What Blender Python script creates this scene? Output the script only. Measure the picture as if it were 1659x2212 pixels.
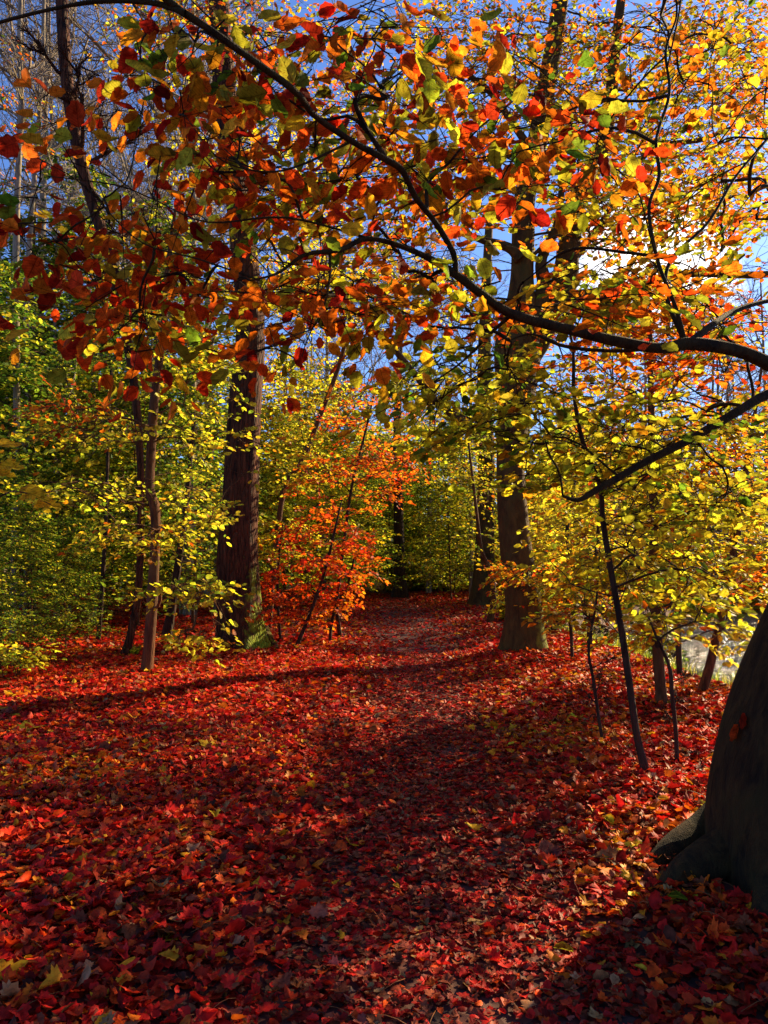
import bpy, math, random
import numpy as np
from mathutils import Vector, Matrix

rng = np.random.default_rng(7)
random.seed(7)
scene = bpy.context.scene
for o in list(bpy.data.objects):
    bpy.data.objects.remove(o)

# ------------------------------------------------------------------ camera
W, H, F = 1659.0, 2212.0, 1661.0
CAMZ, PITCH = 1.6, math.radians(3.75)
cam_d = bpy.data.cameras.new('camera')
cam = bpy.data.objects.new('camera', cam_d)
scene.collection.objects.link(cam)
cam.location = (0, 0, CAMZ)
cam.rotation_euler = (math.pi / 2 + PITCH, 0, 0)
cam_d.sensor_fit = 'VERTICAL'
cam_d.sensor_height = 34.6
cam_d.lens = 34.6 * F / H
cam_d.clip_start = 0.05
cam_d.clip_end = 2000
scene.camera = cam

# ------------------------------------------------------------------ light
SUN_AZ, SUN_EL = math.radians(47), math.radians(28)      # azimuth to the right of the view (+Y)
SUN = Vector((math.sin(SUN_AZ) * math.cos(SUN_EL), math.cos(SUN_AZ) * math.cos(SUN_EL), math.sin(SUN_EL)))
world = bpy.data.worlds.new("World")
scene.world = world
world.use_nodes = True
wn, wl = world.node_tree.nodes, world.node_tree.links
wn.clear()
wout = wn.new('ShaderNodeOutputWorld')
bg = wn.new('ShaderNodeBackground')
bg.inputs['Strength'].default_value = 0.08
sky = wn.new('ShaderNodeTexSky')
sky.sky_type = 'NISHITA'
sky.sun_disc = False
sky.sun_elevation = SUN_EL
sky.sun_rotation = SUN_AZ
sky.air_density = 1.0
sky.dust_density = 0.6
sky.ozone_density = 3.0
tint = wn.new('ShaderNodeMix'); tint.data_type = 'RGBA'; tint.blend_type = 'MULTIPLY'
tint.inputs['Factor'].default_value = 1.0
tint.inputs['B'].default_value = (0.52, 0.68, 1.0, 1)
wl.new(sky.outputs['Color'], tint.inputs['A'])
tc = wn.new('ShaderNodeTexCoord')
mp = wn.new('ShaderNodeMapping'); mp.inputs['Scale'].default_value = (1.0, 1.0, 2.2)
mp.inputs['Location'].default_value = (0.35, 0.1, 0.0)
wl.new(tc.outputs['Generated'], mp.inputs['Vector'])
cn = wn.new('ShaderNodeTexNoise'); cn.inputs['Scale'].default_value = 2.3
cn.inputs['Detail'].default_value = 9; cn.inputs['Roughness'].default_value = 0.58
wl.new(mp.outputs['Vector'], cn.inputs['Vector'])
# a bank of cloud low over the right of the path: noise plus nearness to one direction of the sky
ca, ce = math.radians(19), math.radians(21)
dot = wn.new('ShaderNodeVectorMath'); dot.operation = 'DOT_PRODUCT'
nrmv = wn.new('ShaderNodeVectorMath'); nrmv.operation = 'NORMALIZE'
wl.new(tc.outputs['Generated'], nrmv.inputs[0])
wl.new(nrmv.outputs['Vector'], dot.inputs[0])
dot.inputs[1].default_value = (math.sin(ca) * math.cos(ce), math.cos(ca) * math.cos(ce), math.sin(ce))
near = wn.new('ShaderNodeMapRange'); near.inputs["From Min"].default_value = 0.987
near.inputs['From Max'].default_value = 1.0; near.inputs['To Max'].default_value = 0.55
wl.new(dot.outputs['Value'], near.inputs['Value'])
addn = wn.new('ShaderNodeMath'); addn.operation = 'ADD'
wl.new(cn.outputs['Fac'], addn.inputs[0]); wl.new(near.outputs['Result'], addn.inputs[1])
cr = wn.new('ShaderNodeMapRange'); cr.inputs['From Min'].default_value = 0.78
cr.inputs['From Max'].default_value = 0.98
wl.new(addn.outputs[0], cr.inputs['Value'])
cmix = wn.new('ShaderNodeMix'); cmix.data_type = 'RGBA'
cmix.inputs['B'].default_value = (15.5, 14.6, 13.6, 1)
wl.new(cr.outputs['Result'], cmix.inputs['Factor'])
wl.new(tint.outputs['Result'], cmix.inputs['A'])
wl.new(cmix.outputs['Result'], bg.inputs['Color'])
wl.new(bg.outputs['Background'], wout.inputs['Surface'])

sun_d = bpy.data.lights.new('sun', 'SUN')
sun_d.energy = 5.0
sun_d.angle = math.radians(0.6)
sun_d.color = (1.0, 0.77, 0.44)
sun = bpy.data.objects.new('sun', sun_d)
scene.collection.objects.link(sun)
sun.rotation_euler = SUN.to_track_quat('Z', 'Y').to_euler()
sun.location = (20, 20, 30)

scene.view_settings.view_transform = 'Standard'
scene.view_settings.look = 'None'
scene.view_settings.exposure = 1.42
scene.view_settings.gamma = 1.0
scene.cycles.max_bounces = 6
scene.cycles.diffuse_bounces = 3
scene.cycles.glossy_bounces = 2
scene.cycles.transmission_bounces = 4
scene.cycles.transparent_max_bounces = 4
scene.cycles.use_denoising = True
scene.cycles.sample_clamp_indirect = 6

# ------------------------------------------------------------------ geometry helpers
cp, sp = math.cos(PITCH), math.sin(PITCH)
def P(u, v, y):
    """World point seen at picture position (u, v) at world distance y in front of the camera."""
    a, b = (u - W / 2) / F, (H / 2 - v) / F
    fy, fz = cp - b * sp, sp + b * cp
    t = y / fy
    return np.array([a * t, y, CAMZ + fz * t])

def path_x(y):
    return 0.15 + 0.45 * np.sin(np.clip(y, 0, 60) * 0.07)

def hnoise(x, y):
    return (np.sin(x * 1.3 + 2 * np.sin(y * 0.7)) * np.cos(y * 1.1 + x * 0.4) * 0.5
            + np.sin(x * 3.1 + 1.3) * np.sin(y * 2.7 + 0.5) * 0.25)

def bank_x(y):
    return 4.4 - 0.10 * (y - 9) * (y > 9) + 0.02 * np.clip(y - 14, 0, 20) ** 2 + .8 * np.clip(y - 34, 0, 400) + 0.25 * np.sin(y * 0.5)

def sstep(a, b, x):
    t = np.clip((x - a) / (b - a), 0, 1)
    return t * t * (3 - 2 * t)

def gz(x, y):
    x = np.asarray(x, float); y = np.asarray(y, float)
    z = 0.045 * hnoise(x, y)
    dx = np.abs(x - path_x(y))
    z = z - 0.07 * (1 - sstep(0.4, 1.7, dx)) + 0.03
    z = z + 0.10 * sstep(3, 12, -x)
    bx = bank_x(y)
    z = z - 1.55 * sstep(0, 1.9, x - bx)
    z = z + 1.7 * sstep(7.5, 10.0, x - bx)
    return z

def G(u, v):
    """Ground point seen at picture position (u, v)."""
    y = 5.0
    a, b = (u - W / 2) / F, (H / 2 - v) / F
    fy, fz = cp - b * sp, sp + b * cp
    for _ in range(30):
        x = a / fy * y
        g = float(gz(x, y))
        y = 0.5 * y + 0.5 * min(200, max(0.5, (g - CAMZ) / (fz / fy)))
    return np.array([a / fy * y, y, float(gz(a / fy * y, y))])

class MB:
    """Collects triangles/quads with a colour and a leaf coordinate per point, then links ONE mesh object."""
    def __init__(s):
        s.v, s.f, s.c, s.t, s.m, s.n = [], [], [], [], [], 0
    def add(s, v, f, c=(1, 1, 1), uv=None, mat=0):
        v = np.asarray(v, np.float32); f = np.asarray(f, np.int64)
        if len(v) == 0 or len(f) == 0: return
        s.v.append(v)
        cc = np.asarray(c, np.float32)
        if cc.ndim == 1: cc = np.tile(cc, (len(v), 1))
        s.c.append(cc)
        s.t.append(np.zeros((len(v), 3), np.float32) if uv is None else np.asarray(uv, np.float32))
        s.f.append((f + s.n, mat)); s.n += len(v)
    def mesh(s, name, mats):
        me = bpy.data.meshes.new(name)
        v = np.concatenate(s.v); me.vertices.add(len(v)); me.vertices.foreach_set('co', v.ravel())
        loops, starts, mi, pos = [], [], [], 0
        for f, m in s.f:
            k = f.shape[1]
            loops.append(f.ravel()); starts.append(pos + np.arange(len(f)) * k)
            mi.append(np.full(len(f), m)); pos += f.size
        loops = np.concatenate(loops).astype(np.int32); starts = np.concatenate(starts).astype(np.int32)
        me.loops.add(len(loops)); me.loops.foreach_set('vertex_index', loops)
        me.polygons.add(len(starts)); me.polygons.foreach_set('loop_start', starts)
        for m in mats: me.materials.append(m)
        if len(mats) > 1: me.polygons.foreach_set('material_index', np.concatenate(mi).astype(np.int32))
        me.update(calc_edges=True)
        ca = me.attributes.new('col', 'FLOAT_COLOR', 'POINT')
        c = np.concatenate(s.c); ca.data.foreach_set('color', np.hstack([c, np.ones((len(c), 1), np.float32)]).ravel())
        ta = me.attributes.new('leafco', 'FLOAT_VECTOR', 'POINT')
        ta.data.foreach_set('vector', np.concatenate(s.t).ravel())
        return me
    def build(s, name, mats, parent=None):
        if not isinstance(mats, (list, tuple)): mats = [mats]
        o = bpy.data.objects.new(name, s.mesh(name, mats))
        scene.collection.objects.link(o)
        if parent is not None:
            o.parent = parent
            o.location = -Vector(parent.location)
        return o

def tag(o, label=None, cat=None, group=None, kind=None):
    if label: o['label'] = label
    if cat: o['category'] = cat
    if group: o['group'] = group
    if kind: o['kind'] = kind
    return o

def empty(name, loc, label, cat, group=None):
    o = bpy.data.objects.new(name, None)
    scene.collection.objects.link(o)
    o.location = Vector([float(q) for q in loc]); o.empty_display_size = 0.3
    return tag(o, label, cat, group)

def nrm(a):
    return a / np.maximum(np.linalg.norm(a, axis=-1, keepdims=True), 1e-9)

def smooth(pts, k):
    """Catmull-Rom resample of a polyline (columns may hold x, y, z, radius)."""
    p = np.asarray(pts, float)
    if len(p) < 3:
        t = np.linspace(0, 1, k)[:, None]; return p[0] * (1 - t) + p[-1] * t
    q = np.vstack([2 * p[0] - p[1], p, 2 * p[-1] - p[-2]])
    s = np.linspace(0, len(p) - 1 - 1e-6, k); i = s.astype(int); t = (s - i)[:, None]
    a, b, c, d = q[i], q[i + 1], q[i + 2], q[i + 3]
    return 0.5 * (2 * b + (c - a) * t + (2 * a - 5 * b + 4 * c - d) * t ** 2 + (3 * b - a - 3 * c + d) * t ** 3)

def tubes(mb, pts, rad, sides=4, c=(1, 1, 1), mat=0, lump=0.0):
    """N tubes of k points each: pts (N,k,3), rad (N,k)."""
    pts = np.asarray(pts, float); rad = np.asarray(rad, float)
    if pts.ndim == 2: pts, rad = pts[None], rad[None]
    N, k, _ = pts.shape
    if N == 0: return
    t = nrm(np.gradient(pts, axis=1))
    ref = np.where((np.abs(t.mean(1)[:, 2]) > 0.75)[:, None], np.array([0, 1, 0.]), np.array([0, 0, 1.]))[:, None, :]
    x = nrm(np.cross(np.broadcast_to(ref, t.shape), t)); y = np.cross(t, x)
    th = np.arange(sides) / sides * 2 * np.pi
    ring = x[:, :, None] * np.cos(th)[None, None, :, None] + y[:, :, None] * np.sin(th)[None, None, :, None]
    r = rad[:, :, None, None]
    if lump:
        zz = np.cumsum(np.linalg.norm(np.diff(pts, axis=1, prepend=pts[:, :1]), axis=2), axis=1)[:, :, None]
        r = r * (1 + lump * (np.sin(3 * th + zz * 5) + 0.7 * np.sin(5 * th - zz * 9 + 1) + 0.8 * np.sin(zz * 13)))[..., None]
    v = (pts[:, :, None] + ring * r).reshape(-1, 3)
    i = np.arange(k - 1)[:, None] * sides; j = np.arange(sides)[None]; j2 = (j + 1) % sides
    q = np.stack([i + j, i + j2, i + sides + j2, i + sides + j], -1).reshape(-1, 4)
    f = (q[None] + (np.arange(N) * k * sides)[:, None, None]).reshape(-1, 4)
    mb.add(v, f, c, mat=mat)
    # close the far ends
    cap = ((np.arange(N) * k + k - 1) * sides)[:, None] + np.arange(sides)[None]
    if sides in (3, 4): mb.f.append((cap + mb.n - len(v), mat))
    else:
        s0 = mb.n - len(v)
        tri = np.stack([np.repeat(cap[:, :1], sides - 2, 1), cap[:, 1:-1], cap[:, 2:]], -1).reshape(-1, 3)
        mb.f.append((tri + s0, mat))

# leaf shapes: x runs from stalk to tip (0..1), y across, uv = (x, y)
def shape_simple():
    v = np.array([[0, 0, 0], [.3, .30, .05], [.72, .26, .04], [1, 0, -.04], [.72, -.26, .04], [.3, -.30, .05]])
    return v, np.array([[0, 3, 2], [0, 2, 1], [0, 4, 3], [0, 5, 4]])
def shape_beech():
    xs = [0, .07, .2, .36, .52, .68, .82, .93, 1.0]
    ws = [0, .17, .29, .345, .35, .30, .21, .10, 0]
    mid = [[x, 0, -.05 * math.sin(x * 3.1)] for x in xs]
    v = list(mid); n = len(xs); L, R = [], []
    for k in range(1, n - 1):
        for s, A in ((1, L), (-1, R)):
            sc = .03 * (1 if k % 2 else -1)
            A.append(len(v)); v.append([xs[k] + .035, s * (ws[k] + sc), .06 + .03 * math.sin(k * 2.1 + s)])
    f = []
    for A, s in ((L, 1), (R, -1)):
        e = [0] + A + [n - 1]
        for k in range(n - 1):
            a, b = e[k], e[k + 1]; c, d = k + 1, k
            if a == d: t = [[a, c, b]]
            elif b == c: t = [[d, c, a]]
            else: t = [[d, c, b], [d, b, a]]
            for q in t: f.append(q if s > 0 else q[::-1])
    return np.array(v, float), np.array(f)
def shape_maple():
    pr = [(-.02, .02), (-.10, .30), (.02, .33), (.10, .62), (.22, .50), (.36, .60), (.42, .34), (.60, .38), (.60, .22), (.80, .17), (1.0, 0)]
    top = pr; out = [(x, y) for x, y in top] + [(x, -y) for x, y in top[-2::-1]]
    v = [[.18, 0, 0]] + [[x, y, .10 * math.hypot(x - .2, y) * math.sin(9 * math.atan2(y, x - .2))] for x, y in out]
    n = len(out)
    f = [[0, i + 1, (i + 1) % n + 1] for i in range(n)]
    v = np.array(v, float); v[:, 1] *= .9
    return v, np.array(f)[:, ::-1]
SIMPLE, BEECH, MAPLE = shape_simple(), shape_beech(), shape_maple()

def leaves(mb, shape, pos, d, n, size, col, curl=0.15, mat=0, stalk=None):
    N = len(pos)
    if N == 0: return
    T, Fc = shape
    d = nrm(d); s = nrm(np.cross(n, d)); n = np.cross(d, s)
    size = np.broadcast_to(size, (N,))
    cu = rng.normal(0, curl, (N, 1)); fo = np.abs(rng.normal(curl, curl, (N, 1))); tw = rng.normal(0, curl * 1.2, (N, 1))
    wd = rng.uniform(.82, 1.12, (N, 1))
    x = np.tile(T[:, 0], (N, 1)); y = T[None, :, 1] * wd
    z = T[None, :, 2] + cu * (x - .4) ** 2 * 1.6 + fo * np.abs(y) + tw * x * y
    v = pos[:, None] + size[:, None, None] * (d[:, None] * x[..., None] + s[:, None] * y[..., None] + n[:, None] * z[..., None])
    f = (Fc[None] + (np.arange(N) * len(T))[:, None, None]).reshape(-1, 3)
    c = np.repeat(col, len(T), 0)
    rnd = rng.random((N, 1)) * np.ones((1, len(T)))
    uv = np.stack([x, np.tile(T[:, 1], (N, 1)), rnd], -1).reshape(-1, 3)
    mb.add(v.reshape(-1, 3), f, c, uv, mat)

# ------------------------------------------------------------------ colours
C = dict(crimson=(.60, .018, .012), deepred=(.26, .012, .006), red=(.56, .036, .010), scarlet=(.78, .085, .010), orange=(.80, .17, .010), amber=(.84, .34, .015),
         yellow=(.84, .60, .025), lime=(.60, .60, .03), green=(.16, .26, .018), dgreen=(.055, .12, .012), olive=(.36, .32, .02),
         brown=(.30, .075, .028), pink=(.42, .09, .045), tan=(.46, .24, .09), dbrown=(.13, .030, .014))
PAL = dict(
    red=[('deepred', .8), ('red', 4), ('scarlet', 7), ('orange', 7), ('olive', 2.4), ('amber', 2), ('green', .5)],
    fore=[('deepred', .7), ('red', 2.4), ('scarlet', 3.4), ('orange', 5), ('olive', 3.4), ('green', 1.5), ('amber', 2.6), ('lime', 1.4)],
    foremid=[('scarlet', 3), ('orange', 6), ('amber', 3.5), ('yellow', 1.2), ('lime', 2), ('olive', 2), ('red', 2)],
    mix=[('scarlet', 2), ('orange', 4), ('amber', 3), ('yellow', 2), ('lime', 3), ('olive', 2), ('green', .7)],
    amber=[('orange', 5), ('amber', 5), ('yellow', 3), ('olive', 3), ('lime', 2), ('scarlet', 1), ('green', .8)],
    orange=[('scarlet', 3), ('orange', 7), ('amber', 3), ('red', 1)],
    crimson=[('red', 4), ('scarlet', 6), ('orange', 3), ('deepred', 1)],
    lime=[('lime', 6), ('yellow', 3.5), ('green', 2), ('olive', 2), ('amber', .5)],
    yellow=[('yellow', 6), ('lime', 5), ('amber', 2), ('olive', 1.5), ('orange', .7)],
    green=[('green', 6), ('dgreen', 3), ('lime', 3.5), ('olive', 2), ('yellow', .6)],
    gilt=[('yellow', 1)],
    dark=[('dgreen', 4), ('green', 6), ('olive', 1.5), ('lime', 1.6)],
    litter=[('deepred', 4), ('crimson', 10), ('red', 5), ('scarlet', 4), ('orange', 1.6), ('tan', .7), ('brown', 2), ('pink', .8), ('amber', .8), ('dbrown', 2)],
    trod=[('brown', 4), ('dbrown', 1.5), ('pink', 2.5), ('tan', .5), ('deepred', 5), ('crimson', 7), ('scarlet', 1.5)],
    gold=[('orange', 5), ('amber', 4), ('tan', 1.5), ('yellow', .8), ('scarlet', 3), ('brown', 3), ('red', 2), ('dbrown', 1)])
def cols(pal, n, jit=.22):
    names, w = zip(*PAL[pal]); w = np.array(w) / sum(w)
    base = np.array([C[k] for k in names])[rng.choice(len(names), n, p=w)]
    return np.clip(base * np.exp(rng.normal(0, jit, (n, 1))) * np.exp(rng.normal(0, jit * .4, (n, 3))), 0, .92)

# ------------------------------------------------------------------ materials
def newmat(name):
    m = bpy.data.materials.new(name); m.use_nodes = True
    m.node_tree.nodes.clear()
    return m, m.node_tree.nodes, m.node_tree.links

def leaf_mat(name, trans=.5, veins=False, gloss=.35, rough=.5):
    m, n, l = newmat(name)
    out = n.new('ShaderNodeOutputMaterial')
    at = n.new('ShaderNodeAttribute'); at.attribute_name = 'col'
    pr = n.new('ShaderNodeBsdfPrincipled'); tr = n.new('ShaderNodeBsdfTranslucent'); mx = n.new('ShaderNodeMixShader')
    geo = n.new('ShaderNodeNewGeometry')
    nz = n.new('ShaderNodeTexNoise'); nz.inputs['Scale'].default_value = 38 if veins else 25; nz.inputs['Detail'].default_value = 4
    l.new(geo.outputs['Position'], nz.inputs['Vector'])
    mr = n.new('ShaderNodeMapRange'); mr.inputs['From Min'].default_value = .3; mr.inputs['From Max'].default_value = .7
    mr.inputs['To Min'].default_value = .5; mr.inputs['To Max'].default_value = 1.3
    l.new(nz.outputs['Fac'], mr.inputs['Value'])
    mul = n.new('ShaderNodeMix'); mul.data_type = 'RGBA'; mul.blend_type = 'MULTIPLY'; mul.inputs['Factor'].default_value = 1
    l.new(at.outputs['Color'], mul.inputs['A']); l.new(mr.outputs['Result'], mul.inputs['B'])
    bl = n.new('ShaderNodeTexNoise'); bl.inputs['Scale'].default_value = 70 if veins else 45; bl.inputs['Detail'].default_value = 5
    l.new(geo.outputs['Position'], bl.inputs['Vector'])
    bm = n.new('ShaderNodeMapRange'); bm.inputs['From Min'].default_value = .57; bm.inputs['From Max'].default_value = .66; bm.inputs['To Max'].default_value = .75
    l.new(bl.outputs['Fac'], bm.inputs['Value'])
    bx_ = n.new('ShaderNodeMix'); bx_.data_type = 'RGBA'; bx_.blend_type = 'MULTIPLY'; l.new(bm.outputs['Result'], bx_.inputs['Factor'])
    l.new(mul.outputs['Result'], bx_.inputs['A']); bx_.inputs['B'].default_value = (.45, .22, .12, 1)
    col = bx_.outputs['Result']
    if veins:
        uv = n.new('ShaderNodeAttribute'); uv.attribute_name = 'leafco'
        sx = n.new('ShaderNodeSeparateXYZ'); l.new(uv.outputs['Vector'], sx.inputs[0])
        ab = n.new('ShaderNodeMath'); ab.operation = 'ABSOLUTE'; l.new(sx.outputs['Y'], ab.inputs[0])
        ma = n.new('ShaderNodeMath'); ma.operation = 'MULTIPLY_ADD'; ma.inputs[1].default_value = -.75
        l.new(ab.outputs[0], ma.inputs[0]); l.new(sx.outputs['X'], ma.inputs[2])
        k = n.new('ShaderNodeMath'); k.operation = 'MULTIPLY'; k.inputs[1].default_value = 9.0; l.new(ma.outputs[0], k.inputs[0])
        fr = n.new('ShaderNodeMath'); fr.operation = 'PINGPONG'; fr.inputs[1].default_value = .5; l.new(k.outputs[0], fr.inputs[0])
        v1 = n.new('ShaderNodeMapRange'); v1.inputs['From Min'].default_value = 0; v1.inputs['From Max'].default_value = .10
        v1.inputs['To Min'].default_value = .42; l.new(fr.outputs[0], v1.inputs['Value'])
        v2 = n.new('ShaderNodeMapRange'); v2.inputs['From Min'].default_value = 0.005; v2.inputs['From Max'].default_value = .022
        v2.inputs['To Min'].default_value = .45; l.new(ab.outputs[0], v2.inputs['Value'])
        mm = n.new('ShaderNodeMath'); mm.operation = 'MINIMUM'; l.new(v1.outputs['Result'], mm.inputs[0]); l.new(v2.outputs['Result'], mm.inputs[1])
        m2 = n.new('ShaderNodeMix'); m2.data_type = 'RGBA'; m2.blend_type = 'MULTIPLY'; m2.inputs['Factor'].default_value = 1
        l.new(col, m2.inputs['A']); l.new(mm.outputs[0], m2.inputs['B']); col = m2.outputs['Result']
    l.new(col, pr.inputs['Base Color']); l.new(col, tr.inputs['Color'])
    pr.inputs['Roughness'].default_value = rough
    pr.inputs['Specular IOR Level'].default_value = gloss
    mx.inputs[0].default_value = trans
    l.new(pr.outputs[0], mx.inputs[1]); l.new(tr.outputs[0], mx.inputs[2]); l.new(mx.outputs[0], out.inputs['Surface'])
    return m

def bark_mat(name, c1, c2, c3, furrow=9.0, bump=.6, moss=None, moss_top=0.0, fine=60, zs=.16):
    m, n, l = newmat(name)
    out = n.new('ShaderNodeOutputMaterial'); pr = n.new('ShaderNodeBsdfPrincipled')
    geo = n.new('ShaderNodeNewGeometry')
    mp = n.new('ShaderNodeMapping'); mp.inputs['Scale'].default_value = (1, 1, zs); l.new(geo.outputs['Position'], mp.inputs['Vector'])
    a = n.new('ShaderNodeTexNoise'); a.inputs['Scale'].default_value = furrow; a.inputs['Detail'].default_value = 8; a.inputs['Roughness'].default_value = .65
    a.inputs['Distortion'].default_value = .6
    l.new(mp.outputs[0], a.inputs['Vector'])
    b = n.new('ShaderNodeTexNoise'); b.inputs['Scale'].default_value = 3; b.inputs['Detail'].default_value = 5; l.new(geo.outputs['Position'], b.inputs['Vector'])
    r1 = n.new('ShaderNodeValToRGB'); r1.color_ramp.elements[0].position = .38; r1.color_ramp.elements[1].position = .62
    r1.color_ramp.elements[0].color = (*c1, 1); r1.color_ramp.elements[1].color = (*c2, 1); l.new(a.outputs['Fac'], r1.inputs[0])
    r2 = n.new('ShaderNodeMapRange'); r2.inputs['From Min'].default_value = .5; r2.inputs['From Max'].default_value = .68; l.new(b.outputs['Fac'], r2.inputs['Value'])
    mx = n.new('ShaderNodeMix'); mx.data_type = 'RGBA'; l.new(r2.outputs['Result'], mx.inputs['Factor'])
    l.new(r1.outputs[0], mx.inputs['A']); mx.inputs['B'].default_value = (*c3, 1)
    col = mx.outputs['Result']
    if moss:
        at = n.new('ShaderNodeAttribute'); at.attribute_name = 'col'    # red channel below 1 marks the mossy side
        sx = n.new('ShaderNodeSeparateColor'); l.new(at.outputs['Color'], sx.inputs[0])
        iv = n.new('ShaderNodeMath'); iv.operation = 'SUBTRACT'; iv.inputs[0].default_value = 1.25; l.new(sx.outputs[0], iv.inputs[1])
        nz = n.new('ShaderNodeTexNoise'); nz.inputs['Scale'].default_value = 7; nz.inputs['Detail'].default_value = 6; l.new(geo.outputs['Position'], nz.inputs['Vector'])
        ad = n.new('ShaderNodeMath'); ad.operation = 'MULTIPLY'; l.new(iv.outputs[0], ad.inputs[0]); l.new(nz.outputs['Fac'], ad.inputs[1])
        rr = n.new('ShaderNodeMapRange'); rr.inputs['From Min'].default_value = .24; rr.inputs['From Max'].default_value = .36; l.new(ad.outputs[0], rr.inputs['Value'])
        m3 = n.new('ShaderNodeMix'); m3.data_type = 'RGBA'; l.new(rr.outputs['Result'], m3.inputs['Factor']); l.new(col, m3.inputs['A'])
        m3.inputs['B'].default_value = (*moss, 1); col = m3.outputs['Result']
    l.new(col, pr.inputs['Base Color']); pr.inputs['Roughness'].default_value = .85
    pr.inputs['Specular IOR Level'].default_value = .2
    f = n.new('ShaderNodeTexNoise'); f.inputs['Scale'].default_value = fine; f.inputs['Detail'].default_value = 6; l.new(mp.outputs[0], f.inputs['Vector'])
    sm = n.new('ShaderNodeMath'); sm.operation = 'MULTIPLY_ADD'; sm.inputs[1].default_value = .35; l.new(f.outputs['Fac'], sm.inputs[0]); l.new(a.outputs['Fac'], sm.inputs[2])
    if furrow >= 13 and fine == 60:                       # cracked plates of the old bark
        vo = n.new('ShaderNodeTexVoronoi'); vo.feature = 'DISTANCE_TO_EDGE'; vo.inputs['Scale'].default_value = 17
        l.new(mp.outputs[0], vo.inputs['Vector'])
        vr = n.new('ShaderNodeMapRange'); vr.inputs['From Max'].default_value = .16; vr.inputs['To Max'].default_value = .8; l.new(vo.outputs['Distance'], vr.inputs['Value'])
        sv = n.new('ShaderNodeMath'); sv.operation = 'ADD'; l.new(sm.outputs[0], sv.inputs[0]); l.new(vr.outputs['Result'], sv.inputs[1]); sm = sv
    bp = n.new('ShaderNodeBump'); bp.inputs['Strength'].default_value = bump; bp.inputs['Distance'].default_value = .06
    l.new(sm.outputs[0], bp.inputs['Height']); l.new(bp.outputs[0], pr.inputs['Normal'])
    l.new(pr.outputs[0], out.inputs['Surface'])
    return m

M = dict(
    leaf=leaf_mat('leaf', .68, gloss=.2), near=leaf_mat('veined_leaf', .70, True, .08, .6), litter=leaf_mat('fallen_leaf', .25, False, .10, .55),
    oak=bark_mat('furrowed_bark', (.022, .007, .003), (.17, .052, .018), (.10, .034, .012), 13, 1.0, (.26, .34, .015)),
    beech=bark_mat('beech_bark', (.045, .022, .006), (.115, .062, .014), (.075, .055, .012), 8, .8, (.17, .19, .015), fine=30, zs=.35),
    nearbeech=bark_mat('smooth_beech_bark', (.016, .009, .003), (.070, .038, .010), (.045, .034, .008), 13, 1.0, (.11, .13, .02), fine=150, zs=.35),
    sap=bark_mat('sapling_bark', (.045, .016, .006), (.15, .058, .020), (.12, .060, .022), 22, .5, fine=70),
    pale=bark_mat('pale_bark', (.16, .12, .085), (.36, .29, .21), (.22, .19, .12), 14, .5, fine=50),
    dark=bark_mat('dark_bark', (.022, .012, .008), (.070, .036, .020), (.05, .03, .018), 16, .6, fine=60))

# ------------------------------------------------------------------ ground
def grid(xs, ys, fz):
    X, Y = np.meshgrid(xs, ys); Z = fz(X, Y)
    v = np.stack([X, Y, Z], -1).reshape(-1, 3); nx = len(xs)
    i, j = np.meshgrid(np.arange(len(ys) - 1), np.arange(nx - 1), indexing='ij'); a = (i * nx + j).ravel()
    return v, np.stack([a, a + 1, a + nx + 1, a + nx], -1)
def spread(lo, hi, a, b, k):
    """Dense samples in lo..hi and coarse ones out to a..b."""
    g = lambda e, s: s * (np.linspace(0, 1, 26)[1:] ** 3) * abs(e)
    return np.concatenate([(lo + g(a - lo, -1))[::-1], np.arange(lo, hi, k), hi + g(b - hi, 1)])
m, n, l = newmat('earth')
out = n.new('ShaderNodeOutputMaterial'); pr = n.new('ShaderNodeBsdfPrincipled'); geo = n.new('ShaderNodeNewGeometry')
a = n.new('ShaderNodeTexVoronoi'); a.inputs['Scale'].default_value = 9; l.new(geo.outputs['Position'], a.inputs['Vector'])
b = n.new('ShaderNodeTexNoise'); b.inputs['Scale'].default_value = 6; b.inputs['Detail'].default_value = 8; l.new(geo.outputs['Position'], b.inputs['Vector'])
r = n.new('ShaderNodeValToRGB'); e = r.color_ramp.elements; e[0].color = (.03, .012, .008, 1); e[1].color = (.16, .03, .015, 1); e[0].position = .35; e[1].position = .7
l.new(b.outputs['Fac'], r.inputs[0]); l.new(r.outputs[0], pr.inputs['Base Color']); pr.inputs['Roughness'].default_value = .9
bp = n.new('ShaderNodeBump'); bp.inputs['Strength'].default_value = .8; bp.inputs['Distance'].default_value = .04
l.new(a.outputs['Distance'], bp.inputs['Height']); l.new(bp.outputs[0], pr.inputs['Normal']); l.new(pr.outputs[0], out.inputs['Surface'])
M['earth'] = m
g = MB(); g.add(*grid(spread(-9, 22, -400, 400, .25), spread(-3, 45, -200, 600, .25), gz))
tag(g.build('ground', M['earth']), 'woodland floor of dark earth rising gently at the left and dropping to the stream', kind='structure')

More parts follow.
